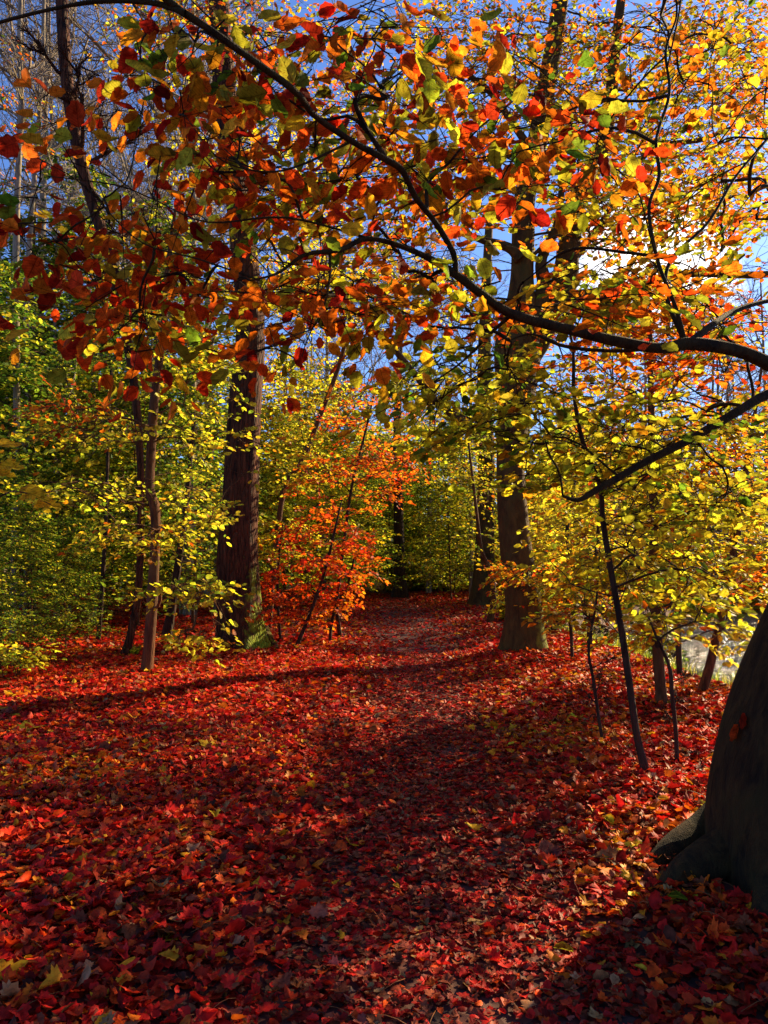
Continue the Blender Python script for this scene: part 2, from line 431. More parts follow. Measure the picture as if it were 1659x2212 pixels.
m, n, l = newmat('stream_water')
out = n.new('ShaderNodeOutputMaterial'); pr = n.new('ShaderNodeBsdfPrincipled'); geo = n.new('ShaderNodeNewGeometry')
pr.inputs['Base Color'].default_value = (.035, .03, .012, 1); pr.inputs['Roughness'].default_value = .12; pr.inputs['IOR'].default_value = 1.4
pr.inputs['Specular IOR Level'].default_value = .9
b = n.new('ShaderNodeTexNoise'); b.inputs['Scale'].default_value = 5; b.inputs['Detail'].default_value = 6; l.new(geo.outputs['Position'], b.inputs['Vector'])
bp = n.new('ShaderNodeBump'); bp.inputs['Strength'].default_value = 1.0; bp.inputs['Distance'].default_value = .22
l.new(b.outputs['Fac'], bp.inputs['Height']); l.new(bp.outputs[0], pr.inputs['Normal']); l.new(pr.outputs[0], out.inputs['Surface'])
g = MB()
ys = np.linspace(-12, 60, 60)
for k in range(59):
    x0, x1 = bank_x(ys[k]) + .9, bank_x(ys[k]) + 9.2; w0, w1 = bank_x(ys[k + 1]) + .9, bank_x(ys[k + 1]) + 9.2
    g.add([[x0, ys[k], -1.02], [x1, ys[k], -1.02], [w1, ys[k + 1], -1.02], [w0, ys[k + 1], -1.02]], [[0, 1, 2, 3]])
tag(g.build('stream', m), 'shallow stream glinting beyond the bank at the right', kind='structure')

# ------------------------------------------------------------------ fallen leaves
def litter_z(x, y, h): return gz(x, y) + h
def clear_of_roots(x, y):
    """Few leaves on the two toes of the near tree's roots."""
    ok = np.ones(len(x), bool)
    for a, b, w in ROOT_LINES:
        t = np.clip(((x - a[0]) * (b[0] - a[0]) + (y - a[1]) * (b[1] - a[1])) / ((b[0] - a[0]) ** 2 + (b[1] - a[1]) ** 2), 0, 1)
        ok &= np.hypot(x - a[0] - t * (b[0] - a[0]), y - a[1] - t * (b[1] - a[1])) > w + rng.uniform(-.03, .05, len(x))
    return ok
ROOT_LINES = [(G(1640, 1850), G(1450, 1848), .11), (G(1660, 1890), G(1460, 1898), .10), (G(1760, 1900), G(1700, 1900), .45)]
def ground_leaves():
    mb = MB()
    def batch(N, ylo, yhi, wide, shape_sel, szlo, szhi, lift, mult=1.0, xoff=0.0):
        # even per square metre inside the widening wedge in front of the camera
        y = np.sqrt(rng.uniform(ylo ** 2, yhi ** 2, N)); x = rng.uniform(-1, 1, N) * (y * wide + .8) + xoff
        worn = (np.abs(x - path_x(y)) < .55) & (hnoise(x * 3 + 1, y * 1.9) > .22) & (rng.random(N) < .45)
        keep = ~worn & (x < bank_x(y) + rng.uniform(-.2, .9, N)) & clear_of_roots(x, y)
        x, y = x[keep], y[keep]; n_ = len(x)
        dx = np.abs(x - path_x(y)); trod = dx < rng.normal(1.05, .35, n_)
        patch = hnoise(x * .8 + 4, y * .9) + rng.normal(0, .25, n_)
        c = np.where(trod[:, None], cols('trod', n_), cols('litter', n_))
        gold = (~trod) & (patch > .44)
        c = np.where(gold[:, None], cols('gold', n_), c)
        fl = np.where(trod, .2, 1.0)
        z = gz(x, y) + rng.uniform(.004, lift, n_) * fl + .01
        ang = rng.uniform(0, 2 * np.pi, n_)
        tilt = rng.normal(0, .26, (n_, 2)) * (.30 + .80 * fl[:, None])
        d = np.stack([np.cos(ang), np.sin(ang), rng.normal(0, .22, n_) * fl], -1)
        nn = np.stack([tilt[:, 0], tilt[:, 1], np.ones(n_)], -1); nn[rng.random(n_) < .4] *= -1
        sz = rng.uniform(szlo, szhi, n_) * np.where(trod, .72, 1)
        leaves(mb, shape_sel, np.stack([x, y, z], -1), d, nn, sz, c, .32)
    batch(24000, 1.7, 7.5, .56, MAPLE, .035, .095, .05)
    batch(44000, 1.7, 7.5, .56, BEECH, .03, .07, .05)
    batch(24000, 7.5, 14, .56, MAPLE, .05, .115, .06)
    batch(70000, 7.5, 14, .56, SIMPLE, .05, .095, .06)
    batch(130000, 14, 40, .58, SIMPLE, .07, .15, .06)
    N = 9000                                            # curled, standing leaf edges that catch the sun
    y = np.sqrt(rng.uniform(1.7 ** 2, 16 ** 2, N)); x = rng.uniform(-1, 1, N) * (y * .56 + .8)
    ok = (x < bank_x(y)) & (np.abs(x - path_x(y)) > rng.uniform(.3, 1.6, N)); x, y = x[ok], y[ok]; n_ = len(x)
    ang = rng.uniform(0, 6.28, n_)
    leaves(mb, BEECH, np.stack([x, y, gz(x, y) + .03], -1), np.stack([np.cos(ang), np.sin(ang), rng.uniform(.1, .9, n_)], -1),
           rng.normal(0, 1, (n_, 3)), rng.uniform(.05, .10, n_), cols('litter', n_), .5)
    # stalks and fine twigs lying among them
    N = 900; y = np.sqrt(rng.uniform(1.8 ** 2, 10 ** 2, N)); x = rng.uniform(-1, 1, N) * (y * .55 + .5)
    ok = x < bank_x(y); x, y = x[ok], y[ok]; n_ = len(x); ang = rng.uniform(0, 6.28, n_); L = rng.uniform(.05, .2, n_)
    p0 = np.stack([x, y, gz(x, y) + .05], -1); d = np.stack([np.cos(ang), np.sin(ang), rng.normal(0, .15, n_)], -1)
    q = p0[:, None] + d[:, None] * np.linspace(0, 1, 4)[None, :, None] * L[:, None, None]; q[:, 1:3, 2] += .01
    tubes(mb, q, np.full((n_, 4), .0016), 3, (.35, .14, .05))
    return mb
tag(ground_leaves().build('fallen_leaves', M['litter']), 'deep carpet of red and orange fallen leaves over the whole woodland floor', kind='stuff')

# ------------------------------------------------------------------ sprays and trees
def make_spray(nleaf_step=.075, seed=0):
    """A flat beech spray of length 1 along +x: twigs (M,4,3), twig radii, leaf positions, directions, normals."""
    r = np.random.default_rng(seed); tw, rd, lp, ld, ln = [], [], [], [], []
    def axis(p0, a, L, r0, lev):
        t = np.linspace(0, 1, 4); wob = r.normal(0, .03 * L)
        q = np.stack([p0[0] + np.cos(a) * L * t - np.sin(a) * wob * np.sin(t * 3), p0[1] + np.sin(a) * L * t + np.cos(a) * wob * np.sin(t * 3),
                      p0[2] - .12 * L * t ** 2], -1)
        tw.append(q); rd.append(r0 * (1 - .75 * t))
        s = 0
        k = .12 if lev == 0 else .06
        side = r.choice([-1, 1])
        while True:
            s += nleaf_step * (1.9 if lev == 0 else 1) / max(L, .01) * r.uniform(.8, 1.2)
            if s > .97: break
            p = np.array([np.interp(s, t, q[:, i]) for i in range(3)])
            if lev == 0: axis(p, a + side * r.uniform(.7, 1.05), (1 - s * .8) * r.uniform(.32, .52), r0 * .5, 1)
            else:
                aa = a + side * r.uniform(.6, 1.1)
                lp.append(p); ld.append([np.cos(aa), np.sin(aa), r.normal(-.1, .25)]); ln.append([r.normal(0, .33), r.normal(0, .33), 1])
            side = -side
        lp.append(q[-1]); ld.append([np.cos(a), np.sin(a), -.1]); ln.append([r.normal(0, .25), r.normal(0, .25), 1])
    axis(np.zeros(3), 0, 1, .008, 0)
    return np.array(tw), np.array(rd), np.array(lp), np.array(ld), np.array(ln)
SPRAYS = [make_spray(.075, s) for s in range(8)]
SPARSE = [make_spray(.115, s + 20) for s in range(6)]
BIG = [make_spray(.135, s + 40) for s in range(8)]

def place_sprays(mb, base, ax, n_, L, protos, shape, size, pal, wood=(1, 1, 1), lmat=1, wmat=0, twigs=True, thin=.6, curl=.15, jit=.22, hang=0.0):
    """Sprays at base points with axis ax and normal n_; leaves go into mb with material lmat."""
    N = len(base)
    if N == 0: return
    ax = nrm(ax); s = nrm(np.cross(n_, ax)); n2 = np.cross(ax, s)
    which = rng.integers(0, len(protos), N)
    for k, (tw, rd, lp, ld, ln) in enumerate(protos):
        I = np.where(which == k)[0]
        if len(I) == 0: continue
        R = np.stack([ax[I], s[I], n2[I]], 1)            # rows: local x, y, z in world
        Lk = L[I][:, None, None]
        if twigs:
            q = np.einsum('mkc,ncd->nmkd', tw, R) * Lk[..., None] + base[I][:, None, None]
            rr = np.broadcast_to(rd[None] * thin, (len(I),) + rd.shape)
            tubes(mb, q.reshape(-1, 4, 3), rr.reshape(-1, 4), 3, wood, wmat)
        p = (np.einsum('mc,ncd->nmd', lp, R) * Lk + base[I][:, None]).reshape(-1, 3)
        d = np.einsum('mc,ncd->nmd', ld, R).reshape(-1, 3)
        nn = np.einsum('mc,ncd->nmd', ln, R).reshape(-1, 3) + rng.normal(0, .34, (len(p), 3))
        if hang:                                       # big soft leaves hang and turn their faces about
            d = d + rng.normal(0, .35, d.shape) + np.array([0, 0, -hang * .6]); nn = nn + rng.normal(0, hang, nn.shape) + np.array([0, -hang * .8, 0])
        nl = len(lp)
        hue = np.repeat(rng.normal(0, .16, (len(I), 1)), nl, 0)
        c = np.clip(cols(pal, len(p), jit) * np.exp(hue), 0, .92)
        leaves(mb, shape, p, d, nn, rng.uniform(size[0] * .75, size[1] * 1.08, len(p)), c, curl, lmat)

def region(u, v, ru, rv, d0, d1, n_):
    """n points inside a picture-size ellipse spread over real distances d0..d1."""
    out = []
    while len(out) < n_:
        r_, a_ = math.sqrt(rng.random()), rng.random() * 2 * math.pi
        uu, vv, dd = u + ru * r_ * math.cos(a_), v + rv * r_ * math.sin(a_), rng.uniform(d0, d1)
        w_ = 330 / dd                                     # half the width of a spray there
        if 3.3 < dd < 13.4 and ((abs(uu - 1135) < 35 + w_ and (430 < vv < 640 or 960 < vv < 1220)) or (abs(uu - 525) < 25 + w_ * .7 and 640 < vv < 1330)) and rng.random() < .72:
            n_ -= 1; continue
        out.append(P(uu, vv, dd))
    return np.array(out).reshape(-1, 3)

def connect(mb, trunk, targets, r_tip=.004, wood=(1, 1, 1), mat=0, rise=.35, sag=.1, rmax=.06, sides=4):
    """Grow branches from trunk points to every target, each joining the nearest wood already there. Returns branch end directions."""
    nodes = [p for p in trunk]; par = [-1] * len(nodes); cost = [0.0] * len(nodes)
    tr = np.array(trunk)
    order = np.argsort([np.min(np.linalg.norm(tr - t, axis=1)) for t in targets])
    idx = {}
    NP = np.array(nodes)
    for o in order:
        t = targets[o]
        hd = np.linalg.norm((NP - t)[:, :2], axis=1)
        dz = t[2] - NP[:, 2] - rise * hd * .6                      # wood a little lower than the target is preferred
        cst = np.sqrt(hd ** 2 + (dz * 1.3) ** 2) + .35 * np.array(cost)
        j = int(np.argmin(cst)); idx[o] = len(nodes)
        cost.append(cost[j] + float(np.linalg.norm(NP[j] - t))); nodes.append(t); par.append(j)
        NP = np.vstack([NP, t])
    cnt = np.ones(len(nodes))
    for k in range(len(nodes) - 1, -1, -1):
        if par[k] >= 0: cnt[par[k]] += cnt[k]
    A, Rr, dirs = [], [], np.zeros((len(targets), 3))
    nt = len(trunk)
    for k in range(nt, len(nodes)):
        a, b = NP[par[k]], NP[k]; L = np.linalg.norm(b - a); t = np.linspace(0, 1, 6)[:, None]
        q = a * (1 - t) + b * t
        q[:, 2] += (np.sin(t * np.pi) * L * .07)[:, 0]
        q += np.sin(t * np.pi) * rng.normal(0, .04 * L, 3) + np.sin(t * 2 * np.pi) * rng.normal(0, .03 * L, 3)
        r1 = min(rmax, r_tip * math.sqrt(cnt[k])); r0 = min(rmax, r_tip * 1.15 * math.sqrt(cnt[k] + .6))
        A.append(q); Rr.append(np.linspace(r0, r1, 6))
    for o, k in idx.items():
        dirs[o] = NP[k] - NP[par[k]]
    if A: tubes(mb, np.array(A), np.array(Rr), sides, wood, mat)
    return dirs

def trunk_mesh(pts, rad, sides=20, flare=.0, flare_h=.3, lobes=5, lump=.03, k=40, moss_dir=None, seed=0, rings_low=True):
    """Tapered trunk with a flared, lobed foot; pts 3-D, rad radii."""
    q = smooth(np.hstack([np.asarray(pts), np.asarray(rad)[:, None]]), k * 4)
    # more rings near the foot
    s = np.concatenate([np.linspace(0, .12, k // 3), np.linspace(.12, 1, k)[1:]]) * (len(q) - 1)
    q = np.array([[np.interp(x, np.arange(len(q)), q[:, c]) for c in range(4)] for x in s])
    p, r = q[:, :3], q[:, 3]
    mb = MB(); t = nrm(np.gradient(p, axis=0)); ref = np.array([0, 1, 0.])
    x = nrm(np.cross(ref, t)); y = np.cross(t, x)
    th = np.arange(sides) / sides * 2 * np.pi; h = (p[:, 2] - p[0, 2])[:, None]
    rr = np.random.default_rng(seed); ph = rr.uniform(0, 6.28, 6)
    lob = .5 + .5 * np.cos(lobes * th + ph[0] + .6 * np.sin(2 * th + ph[1]))
    R = r[:, None] * (1 + flare * np.exp(-h / flare_h) * (.45 + .75 * lob[None] ** 1.5)
                      + flare * .25 * np.exp(-h / (flare_h * 3.5)) * lob[None])
    R = R * (1 + lump * (np.sin(2 * th + h * .8 + ph[2]) + .6 * np.sin(5 * th + h * .5 + ph[3]) + .5 * np.sin(3 * th - h * 2.2 + ph[4])))
    v = p[:, None] + (x[:, None] * np.cos(th)[None, :, None] + y[:, None] * np.sin(th)[None, :, None]) * R[..., None]
    kk = len(p); i = np.arange(kk - 1)[:, None] * sides; j = np.arange(sides)[None]; j2 = (j + 1) % sides
    f = np.stack([i + j, i + j2, i + sides + j2, i + sides + j], -1).reshape(-1, 4)
    c = np.ones((kk * sides, 3))
    if moss_dir is not None:
        md = nrm(np.array(moss_dir, float)); out_ = nrm((v - p[:, None]).reshape(-1, 3))
        w_ = np.clip((out_ @ md - .35) * 1.8, 0, 1) * np.exp(-np.repeat(h[:, 0], sides) / 1.1)
        c[:, 0] = 1 - w_
    mb.add(v.reshape(-1, 3), f, c)
    return mb, p

def px_path(pl, d, base=True, lean=0.0):
    """[(u, v, width px)] -> points and radii at distance d (lean: extra distance per metre of height)."""
    pts, rad = [], []
    for i, q in enumerate(pl):
        dd = q[3] if len(q) > 3 else d
        p = P(q[0], q[1], dd)
        pts.append(p); rad.append(q[2] / 2 / F * dd)
    pts = np.array(pts); rad = np.array(rad)
    if base:
        pts[0, 2] = gz(pts[0, 0], pts[0, 1])
        pts = np.vstack([pts[0] - [0, 0, .25], pts]); rad = np.concatenate([[rad[0] * 1.05], rad])
    return pts, rad

def tree(name, label, pl, d, bark, fol, cat='tree', group=None, sides=14, flare=.5, flare_h=.12, lobes=4, top=None, moss=None,
         k=36, r_tip=.0035, lump=.03, attach_lo=.15, rmax=.05, seed=1, root=None, bare=None):
    """A tree: trunk along picture points, crown of sprays in the listed regions. fol rows:
       (u, v, ru, rv, d0, d1, n, spray length, palette[, leaf size lo, hi, kind])"""
    pts, rad = px_path(pl, d)
    if top is not None:
        pts = np.vstack([pts, pts[-1] + np.array(top[:3])]); rad = np.concatenate([rad, [top[3]]])
    e_ = root or empty(name, (pts[1, 0], pts[1, 1], pts[1, 2]), label, cat, group)
    mb, axis = trunk_mesh(pts, rad, sides, flare, flare_h, lobes, lump, k, moss, seed)
    mb.build('trunk', bark, e_)
    zlo = axis[0, 2] + attach_lo * (axis[-1, 2] - axis[0, 2])
    crown(e_, axis[axis[:, 2] > zlo], fol, bark, r_tip, rmax)
    if bare:
        bare_limbs(axis, axis[-1, 2] - axis[0, 2], bare[3] if len(bare) > 3 else .13, np.random.default_rng(seed), bare[0], bare[1], bare[2]).build('crown' if not fol else 'bare_twigs', bark, e_)
    return e_, axis

def crown(e_, att, fol, bark, r_tip=.0035, rmax=.05, name='crown'):
    mb = MB(); T, meta = [], []
    for row in fol:
        if isinstance(row, dict):
            n_ = row['n']; c0, rr = np.array(row['c']), np.array(row['r'])
            s = rng.normal(0, 1, (n_, 3)); s = nrm(s) * rng.random((n_, 1)) ** (1 / 3)
            pts = c0 + s * rr; L, pal = row['L'], row['pal']; lo, hi, kind = row.get('size', (.06, .09)) + (row.get('kind', 's'),)
        else:
            u, v, ru, rv, d0, d1, n_, L, pal = row[:9]
            lo, hi, kind = row[9:12] if len(row) > 9 else (.055, .085, 's')
            if kind != 'n': n_ = int(n_ * (1.65 if d1 <= 12 else 2.2)); lo *= 1.22; hi *= 1.22
            else: n_ = int(n_ * 1.45)
            pts = region(u, v, ru, rv, d0, d1, n_)
        T.append(pts); meta += [(L, pal, lo, hi, kind)] * len(pts)
    if not T: return
    T = np.vstack(T)
    T[:, 2] = np.maximum(T[:, 2], gz(T[:, 0], T[:, 1]) + .12)
    dirs = connect(mb, att, T, r_tip, mat=0, rmax=rmax)
    hd = dirs * [1, 1, .25] + rng.normal(0, .18, dirs.shape) * np.linalg.norm(dirs, axis=1, keepdims=True)
    for key in sorted(set(meta), key=str):
        I = np.array([i for i, m_ in enumerate(meta) if m_ == key]); L, pal, lo, hi, kind = key
        ax = nrm(hd[I]); ax[:, 2] = rng.normal(-.08, .30, len(I))
        nn = np.tile([0, 0, 1.], (len(I), 1)) + rng.normal(0, .34, (len(I), 3))
        LL = L * rng.uniform(.7, 1.25, len(I))
        shape, protos = dict(s=(SIMPLE, SPRAYS), b=(BEECH, SPARSE), m=(MAPLE, BIG), n=(BEECH, BIG), p=(SIMPLE, SPARSE))[kind]
        base = T[I] - ax * LL[:, None] * .25
        # short link so that every spray grows from the branch end
        t = np.linspace(0, 1, 4)[None, :, None]
        tubes(mb, T[I][:, None] * (1 - t) + base[:, None] * t, np.full((len(I), 4), r_tip), 3, (1, 1, 1), 0)
        place_sprays(mb, base, ax, nn, LL, protos, shape, (lo, hi), pal, curl=.20 if kind in 'nm' else .15, thin=.35 if kind == 'n' else .6, hang=.75 if kind == 'n' else 0.0)
    return mb.build(name, [bark, M['near'] if any(m_[4] == 'n' for m_ in meta) else M['leaf']], e_)

def bare_limbs(ax_, h, r0, r, count, spread_, lo=.35, up=(.4, 1.1)):
    """Leafless limbs dividing three times into fine twigs."""
    lev = [[], [], [], []]; R = [[], [], [], []]
    def br(p, dr, L, rad, lv):
        q = [p]; dd = dr.copy()
        for _ in range(4):
            dd = dd + r.normal(0, .16, 3) + [0, 0, .06]; dd /= np.linalg.norm(dd); q.append(q[-1] + dd * L / 4)
        lev[lv].append(q); R[lv].append(np.maximum(np.linspace(rad, rad * .4, 5), .0035 if r0 > .05 else .0012))
        if lv < 3:
            for k in range([6, 6, 5][lv]):
                i = r.uniform(1.0, 4); pi = int(i); pp = q[pi] + (q[min(4, pi + 1)] - q[pi]) * (i - pi)
                nd = dd + r.normal(0, .62, 3); br(pp, nd / np.linalg.norm(nd), L * r.uniform(.42, .62), rad * .5, lv + 1)
    for k in range(count):
        s = r.uniform(lo, .99); i = s * (len(ax_) - 1); p = ax_[int(i)]; a = r.uniform(0, 6.28)
        dr = np.array([math.cos(a), math.sin(a), r.uniform(*up)]); br(p, dr / np.linalg.norm(dr), h * spread_ * (1.25 - s) * r.uniform(.6, 1), r0 * .36, 0)
    cb = MB()
    for a_, b_ in zip(lev, R): tubes(cb, np.array(a_), np.array(b_), 3)
    return cb
# ---- the rough-barked tree left of the path
oak, _ = tree('oak_tree', 'tall rough barked tree left of the path with bright moss on its root', 
     [(524, 1408, 112), (522, 1358, 100), (514, 1200, 86), (518, 1108, 76), (530, 858, 70), (540, 700, 64), (520, 480, 58), (490, 250, 50), (476, 50, 46), (466, -150, 40)],
     14, M['oak'], [(430, 60, 150, 90, 12, 16, 26, 1.1, 'mix'), (560, 330, 180, 140, 12, 17, 40, 1.1, 'yellow'), (720, 600, 150, 90, 13, 18, 24, 1.0, 'yellow'), (800, 420, 160, 140, 13, 18, 22, 1.0, 'mix'), (620, 90, 120, 120, 12, 16, 14, 1.1, 'mix'),
                    (640, 560, 130, 120, 13, 18, 34, 1.0, 'yellow')],
     sides=40, flare=.55, flare_h=.22, lobes=5, moss=(1, -.35, 0), k=90, lump=.035, attach_lo=.55, seed=3)
def side_root(parent, pl, mat, mossy=True):
    pts = []
    for u, v, w, up in pl:
        g_ = G(u, v); pts.append([*g_[:2], g_[2] + up, w])
    q = smooth(np.array(pts), 20); m_ = MB(); tubes(m_, q[None, :, :3], q[None, :, 3], 14, (.68 if mossy else 1, 1, 1), 0, .06)
    m_.build('root', mat, parent)
side_root(oak, [(540, 1380, .13, 1.0), (553, 1385, .12, .62), (570, 1392, .10, .28), (590, 1402, .07, .08), (612, 1414, .04, -.02), (630, 1424, .02, -.08)], M['oak'])
side_root(oak, [(505, 1405, .16, .35), (480, 1410, .10, .08), (460, 1416, .05, -.06)], M['oak'], False)
# ---- slender tree
tree('sycamore_tree', 'slender kinked tree with a sunlit right edge standing left of the rough barked trunk',
     [(316, 1466, 27), (322, 1400, 25), (329, 1300, 24), (336, 1160, 21), (334, 1095, 22), (324, 1060, 21), (325, 1000, 20), (334, 860, 19), (352, 720, 15), (358, 620, 11), (372, 500, 8), (392, 380, 5)],
     10.8, M['sap'], [(190, 930, 150, 35, 9.5, 11.5, 18, .9, 'yellow', .062, .09, 'b'), (150, 885, 90, 20, 9.5, 11, 6, .8, 'orange'), (420, 860, 100, 130, 9.6, 12, 26, .8, 'lime'),
                      (540, 960, 55, 70, 9.5, 10.6, 12, .6, 'yellow', .06, .085, 'b'), (420, 1265, 100, 38, 8.8, 10, 17, .65, 'lime', .06, .085, 'b'), (440, 1370, 60, 30, 8.8, 9.8, 8, .5, 'yellow', .06, .085, 'b'),
                      (220, 1060, 150, 40, 9.8, 12, 18, .8, 'lime', .062, .09, 'b'), (270, 1150, 110, 30, 9.5, 11, 8, .7, 'yellow'), (410, 720, 120, 60, 9.5, 12, 14, .8, 'yellow'),
                      (410, 1090, 70, 70, 10, 12, 9, .7, 'lime'), (330, 560, 120, 120, 10, 12, 20, .9, 'yellow')],
     sides=16, flare=.35, flare_h=.1, k=60, lump=.05, seed=5)
# ---- the big beech right of the path
beech, bax = tree('beech_tree', 'thick smooth trunk with flared foot right of the path dividing into two stems',
     [(1130, 1414, 94), (1131, 1360, 82), (1131, 1308, 76), (1117, 1208, 70), (1108, 1108, 66), (1103, 1008, 62), (1108, 908, 72), (1116, 808, 96), (1118, 740, 98), (1124, 680, 74), (1127, 600, 50), (1130, 500, 49), (1134, 425, 46), (1162, 300, 45), (1178, 200, 43), (1196, 100, 40), (1220, -60, 34)],
     13.6, M['beech'], [(1400, 200, 260, 200, 11, 16, 90, 1.1, 'amber'), (1150, 120, 160, 150, 12, 15, 40, 1.0, 'amber'), (980, 420, 110, 120, 12, 15, 14, 1.0, 'amber'),
                        (1280, 430, 170, 110, 11, 15, 44, 1.0, 'amber'), (1500, 420, 150, 100, 10, 15, 40, 1.0, 'amber'), (1220, 700, 110, 50, 12, 14.5, 12, .8, 'mix'),
                        (1440, 690, 180, 90, 11, 15, 36, 1.0, 'mix'), (870, 250, 160, 200, 13, 16, 34, 1.0, 'amber'), (1000, 90, 140, 120, 12, 15, 20, 1.0, 'amber'), (950, 600, 100, 70, 13, 16, 12, .9, 'yellow'), (1560, 120, 140, 140, 10, 15, 36, 1.0, 'amber'), (1250, 820, 150, 50, 11.5, 14, 14, .9, 'mix')],
     sides=40, flare=.5, flare_h=.20, lobes=5, moss=(1, -.1, 0), k=90, lump=.025, attach_lo=.5, seed=8)
def bough(parent, pl, d, mat, name='bough', sides=12, k=30, lump=.03, label=None):
    pts, rad = px_path(pl, d, base=False)
    q = smooth(np.hstack([pts, rad[:, None]]), k); mb = MB()
    tubes(mb, q[None, :, :3], q[None, :, 3], sides, (1, 1, 1), 0, lump)
    o = mb.build(name, mat, parent)
    if label: o['label'] = label
    return o, q[:, :3]
bough(beech, [(1128, 800, 50), (1165, 720, 66), (1205, 650, 64), (1222, 590, 56), (1234, 500, 46), (1252, 420, 44), (1300, 320, 36), (1318, 230, 30), (1330, 100, 24), (1350, -60, 18)], 13.9, M['beech'], 'stem', 20, 50)
bough(beech, [(1150, 700, 40), (1175, 620, 34), (1170, 560, 24), (1205, 480, 18), (1215, 380, 12)], 13.6, M['beech'])
bough(beech, [(1124, 560, 26), (1100, 535, 22), (1040, 518, 16), (1010, 500, 11), (985, 440, 9), (940, 380, 6)], 13.4, M['beech'])
bough(beech, [(1230, 640, 26), (1300, 632, 20), (1370, 634, 18), (1420, 604, 18), (1500, 590, 18), (1600, 594, 16), (1720, 590, 14)], 13.9, M['beech'])
bough(beech, [(1150, 330, 20), (1110, 270, 16), (1060, 200, 14), (1000, 150, 12), (940, 60, 9)], 13.6, M['beech'])
bough(beech, [(1128, 1060, 12), (1150, 1052, 9), (1180, 1056, 8), (1215, 1030, 5)], 13.4, M['beech'])
bough(beech, [(1240, 560, 18), (1300, 480, 14), (1400, 330, 12), (1520, 300, 10), (1640, 250, 8)], 13.9, M['beech'])

# ---- the near tree at the right edge, with boughs reaching over the path
fb = G(1738, 1900)
near_tree = empty('beech_tree', fb, 'dark leaning trunk at the right edge with roots and boughs arching over the path', 'tree')
npts = [fb + [0.06, 0, -.3], fb + [0.06, 0, 0], fb + [.04, .03, .35], fb + [.13, .06, .8], fb + [.33, .1, 1.3], fb + [.66, .15, 2.0], fb + [.85, .2, 3.0], fb + [1.0, .3, 5.0], fb + [1.2, .5, 8.0]]
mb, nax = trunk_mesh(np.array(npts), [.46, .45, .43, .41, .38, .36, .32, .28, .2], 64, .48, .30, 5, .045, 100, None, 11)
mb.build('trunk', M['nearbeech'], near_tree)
def groot(pl, seed):
    pts = []
    for i, (u, v, w, up) in enumerate(pl):
        g_ = G(u, v); pts.append([*g_[:2], g_[2] + up, w])
    q = smooth(np.array(pts), 24); m_ = MB(); tubes(m_, q[None, :, :3], q[None, :, 3], 16, (1, 1, 1), 0, .05)
    return m_.build('root', M['nearbeech'], near_tree)
groot([(1660, 1830, .20, .22), (1580, 1825, .14, .14), (1510, 1835, .10, .07), (1440, 1860, .07, .03), (1390, 1880, .03, -.02)], 1)
groot([(1680, 1890, .20, .20), (1590, 1885, .13, .12), (1510, 1900, .10, .06), (1450, 1920, .06, .02), (1410, 1940, .03, -.03)], 2)
groot([(1720, 1920, .22, .10), (1680, 1960, .12, .04), (1650, 1990, .07, -.01), (1620, 2020, .04, -.06)], 3)
NB = M['nearbeech']
att = []
